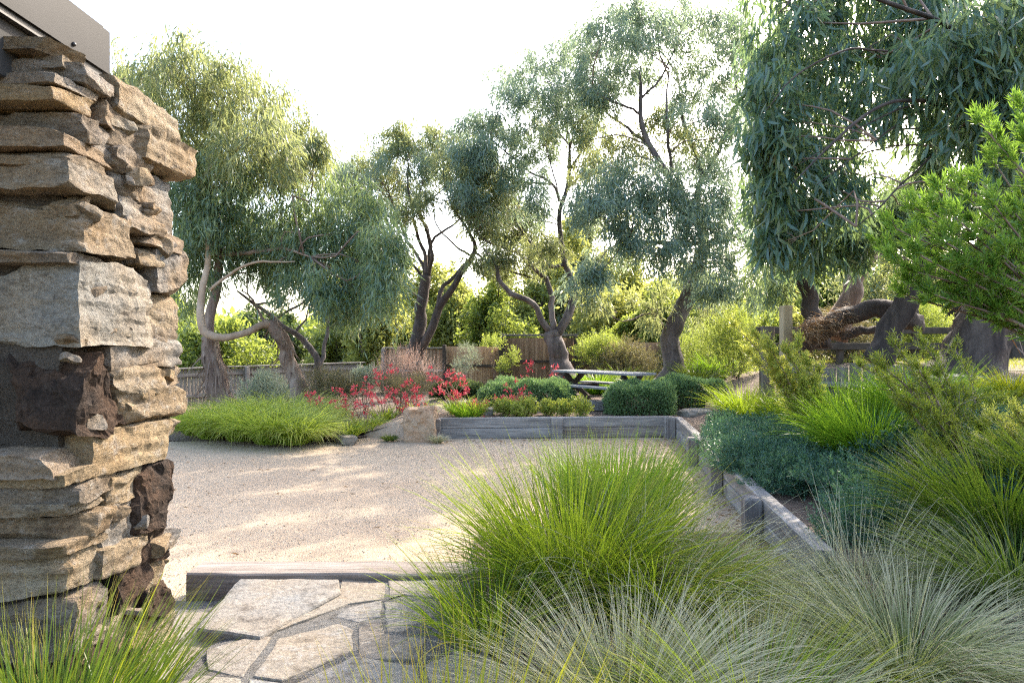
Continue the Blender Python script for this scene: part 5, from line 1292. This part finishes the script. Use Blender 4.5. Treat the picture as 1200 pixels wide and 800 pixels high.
# grasses, behind the table and the right slope
for i, (px, D, L, mat, lab) in enumerate([
    (700, 17.5, .8, 'b_lomg', 'green strappy clump behind the left end of the picnic table'), (730, 18.2, .9, 'b_dark', 'dark strappy clump behind the middle of the picnic table'),
    (752, 17.4, .8, 'b_dark', 'dark strappy clump left of the twisted trunk'), (815, 16.6, .9, 'b_dark', 'strappy clump right of the twisted trunk'), (838, 17.5, .9, 'b_lomg', 'green strappy clump behind the right hedge')]):
    x = (px - 600) * D / 800
    tussock_mb((x, D, hz(x, D)), 420, .2, L, .02, (.1, .8), (.4, 1.2), 250 + i, 5).build('strappy_grass', M[mat], label=lab, cat='grass')
for i, (px, D, L, mat, n, wd, lab) in enumerate([
    (872, 11.2, .8, 'b_lom', 700, .011, 'olive grass tussock between the right hedge and the yellow-green shrub'),
    (922, 9.8, .75, 'b_lom', 700, .011, 'dark olive tussock under the yellow-green feathery shrub'),
    (985, 8.3, .95, 'b_lomg', 1000, .011, 'green tussock below the short weathered paling fence'),
    (1020, 6.7, .9, 'b_lomg', 1500, .012, 'big bright green grass tussock in the middle of the right slope'),
    (1075, 7.3, .95, 'b_lomg', 1200, .011, 'green tussock uphill behind the big bright one'),
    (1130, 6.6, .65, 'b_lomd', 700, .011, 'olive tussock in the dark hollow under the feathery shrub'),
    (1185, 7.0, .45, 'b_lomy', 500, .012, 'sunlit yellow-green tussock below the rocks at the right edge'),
    (860, 12.0, .5, 'b_lom', 300, .01, 'small tuft on the mulch beside the wall corner'),
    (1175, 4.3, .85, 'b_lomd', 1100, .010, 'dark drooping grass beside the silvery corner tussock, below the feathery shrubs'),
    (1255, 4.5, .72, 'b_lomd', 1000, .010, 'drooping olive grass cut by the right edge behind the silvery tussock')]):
    x = (px - 600) * D / 800
    tussock_mb((x, D, hz(x, D)), n, .24 if L > .6 else .1, L, wd, (.05, .75), (.3, 1.3), 270 + i, 7).build('grass_tussock', M[mat], label=lab, cat='grass')

# ------------------------------------------------------------------ foreground grasses
def fg(name, label, px, D, z, parts, seed):
    mb = MB(); x = (px - 600) * D / 800
    for i, (n, rad, L, wd, tl, bd, pw) in enumerate(parts):
        tussock_mb((x, D, z), n, rad, L, wd, tl, bd, seed * 10 + i, 8, mb, power=pw)
    return mb, label
def put(name, label, px, D, z, mat, parts, seed, extra=None):
    x = (px - 600) * D / 800
    mb, _ = fg(name, label, px, D, z, parts, seed)
    if extra is None:
        mb.build(name, M[mat], label=label, cat='grass'); return
    t = thing(name, label, 'grass', (x, D, z)); mb.build('blades', M[mat], t)
    mb2, _ = fg(name, label, px, D, z, extra[1], seed + 500); mb2.build(extra[2], M[extra[0]], t)
put('lomandra_tussock', 'big olive-green spiky tussock at the end of the step sleeper in the foreground centre', 672, 4.35, .10, 'b_lom', [(1100, .30, 1.10, .0098, (.05, .75), (.1, .7), 1.4), (700, .34, .95, .009, (.2, 1.0), (.3, 1.2), 1.4)], 1, ('b_poap', [(160, .30, 1.1, .004, (.1, .9), (.8, 1.9), 1.4), (240, .34, .55, .006, (.6, 1.5), (.2, 1.4), 1.2), (120, .3, .85, .005, (.0, .9), (.0, 2.6), 3.0)], 'dry_blades'))
put('lomandra_tussock', 'fresh bright green upright tussock behind the big olive one, against the gravel', 722, 5.3, .06, 'b_lomg', [(1300, .24, .98, .011, (.03, .5), (.1, .7), 1.4)], 2, ('b_poap', [(120, .26, .6, .006, (.4, 1.4), (.2, 1.6), 1.2), (90, .26, .85, .005, (.0, .7), (.0, 2.6), 3.0)], 'dry_blades'))
put('lomandra_tussock', 'olive drooping tussock right of the big foreground one', 765, 4.0, .10, 'b_lom', [(1300, .28, .80, .008, (.1, .95), (.4, 1.4), 1.3)], 3, ('b_poap', [(200, .3, 1.05, .004, (.1, .8), (.6, 1.6), 1.4)], 'dry_blades'))
put('poa_tussock', 'large silvery fine-leaved tussock filling the bottom right corner', 1062, 3.05, .15, 'b_poa', [(2900, .20, .76, .0046, (.10, 1.1), (.7, 1.8), 1.3)], 4, ('b_poap', [(420, .18, .84, .0034, (.05, 1.0), (.4, 1.6), 1.4)], 'dry_blades'))
put('poa_tussock', 'pale straw and grey tussock at the bottom centre edge', 735, 2.65, .08, 'b_poap', [(1500, .20, .84, .0040, (.05, .95), (.6, 1.7), 1.3)], 5, ('b_poa', [(1500, .2, .78, .004, (.05, 1.0), (.6, 1.8), 1.3)], 'green_blades'))
put('poa_tussock', 'grey-gold tussock between the olive tussock and the end of the right timber wall', 862, 4.0, .10, 'b_poa', [(1300, .22, .58, .0046, (.05, .95), (.6, 1.8), 1.3)], 6, ('b_poap', [(260, .2, .66, .004, (.05, .85), (.5, 1.6), 1.4)], 'dry_blades'))
put('poa_tussock', 'silvery green tussock behind the corner one, against the dark groundcover', 1010, 3.9, .18, 'b_poa', [(900, .2, .52, .0044, (.05, .9), (.5, 1.6), 1.3)], 7, ('b_poap', [(110, .18, .82, .0036, (.03, .5), (.2, 1.0), 1.4)], 'dry_blades'))
put('lomandra_tussock', 'yellow-green upright blades rising from the bottom edge over the paving', 470, 1.85, .12, 'b_lomy', [(230, .20, .72, .0075, (.02, .45), (.05, .6), 1.4)], 8)
put('lomandra_tussock', 'yellow-green upright blades at the bottom edge between paving and straw tussock', 545, 1.95, .12, 'b_lomy', [(260, .2, .78, .0075, (.02, .5), (.05, .7), 1.4)], 9)
put('lomandra_tussock', 'thin olive tussock edging the paving on its right side', 575, 3.7, .12, 'b_lom', [(420, .22, .70, .007, (.05, .9), (.2, 1.1), 1.4)], 12)
put('poa_tussock', 'grey-green tussock at the right edge behind the silvery corner one', 1190, 3.7, .3, 'b_poa', [(1500, .24, .72, .0046, (.05, 1.0), (.5, 1.6), 1.3)], 13, ('b_lomd', [(500, .24, .74, .008, (.05, .9), (.4, 1.3), 1.3)], 'green_blades'))
put('lomandra_tussock', 'dark green spiky tussock at the foot of the stone pillar', 48, 2.45, .06, 'b_lomd', [(900, .26, .74, .0075, (.03, .6), (.1, .8), 1.4)], 10, ('b_lomy', [(70, .24, .84, .007, (.03, .7), (.1, .8), 1.4)], 'yellow_blades'))
put('poa_tussock', 'dense mixed green tussock at the bottom edge left of the corner one', 880, 2.6, .1, 'b_poa', [(1700, .2, .72, .0044, (.05, .95), (.6, 1.7), 1.3)], 11, ('b_lom', [(700, .2, .7, .006, (.05, .8), (.3, 1.2), 1.3)], 'green_blades'))

# fallen leaves on the gravel
rng = np.random.RandomState(77); n = 900
lx = rng.uniform(-6, 2.2, n); ly = rng.uniform(4.9, 12, n)
e_ = np.arange(n) % 2 == 0                                     # half of the litter has drifted against the two walls
ly[e_] = rng.uniform(5, 12.2, e_.sum()); lx[e_] = np.array([wall_x(q) for q in ly[e_]]) - .06 - rng.exponential(.22, e_.sum())
f_ = np.arange(n) % 4 == 1; lx[f_] = rng.uniform(-1.2, 2.8, f_.sum()); ly[f_] = 12.1 - rng.exponential(.25, f_.sum())
mb = MB(); d = rng.normal(size=(n, 3)); d[:, 2] *= .12
leaf_quads(mb, np.stack([lx, ly, np.full(n, .016)], -1), norm(d), .05 + .06 * rng.rand(n), .008 + .010 * rng.rand(n), rng, .05)
mb.build('fallen_leaves', M['dead'], kind='stuff')

n = 6000; lx = rng.uniform(-7, 2.4, n); ly = 4.9 + 7.2 * rng.rand(n) ** 1.5
ok = lx < np.array([wall_x(q) for q in ly]) - .1; lx, ly = lx[ok], ly[ok]; n = len(lx)
cube = np.array([(-1, -1, -1), (1, -1, -1), (1, 1, -1), (-1, 1, -1), (-1, -1, 1), (1, -1, 1), (1, 1, 1), (-1, 1, 1)], float)
sz = (.002 + .0035 * rng.rand(n) ** 2)[:, None, None] * (.6 + .8 * rng.rand(n, 1, 3)) * np.array([1.2, 1.0, .7])
V = cube[None] * sz + rng.normal(size=(n, 8, 3)) * .0012
th = rng.rand(n) * 6.28; c_, s_ = np.cos(th)[:, None], np.sin(th)[:, None]
V = np.stack([V[..., 0] * c_ - V[..., 1] * s_, V[..., 0] * s_ + V[..., 1] * c_, V[..., 2]], -1) + np.stack([lx, ly, np.full(n, .010)], -1)[:, None]
f = np.array([[0, 3, 2, 1], [4, 5, 6, 7], [0, 1, 5, 4], [1, 2, 6, 5], [2, 3, 7, 6], [3, 0, 4, 7]])[None] + np.arange(n)[:, None, None] * 8
MB().add(V.reshape(-1, 3), f.reshape(-1, 4)).build('loose_gravel', M['pebble'], kind='stuff')
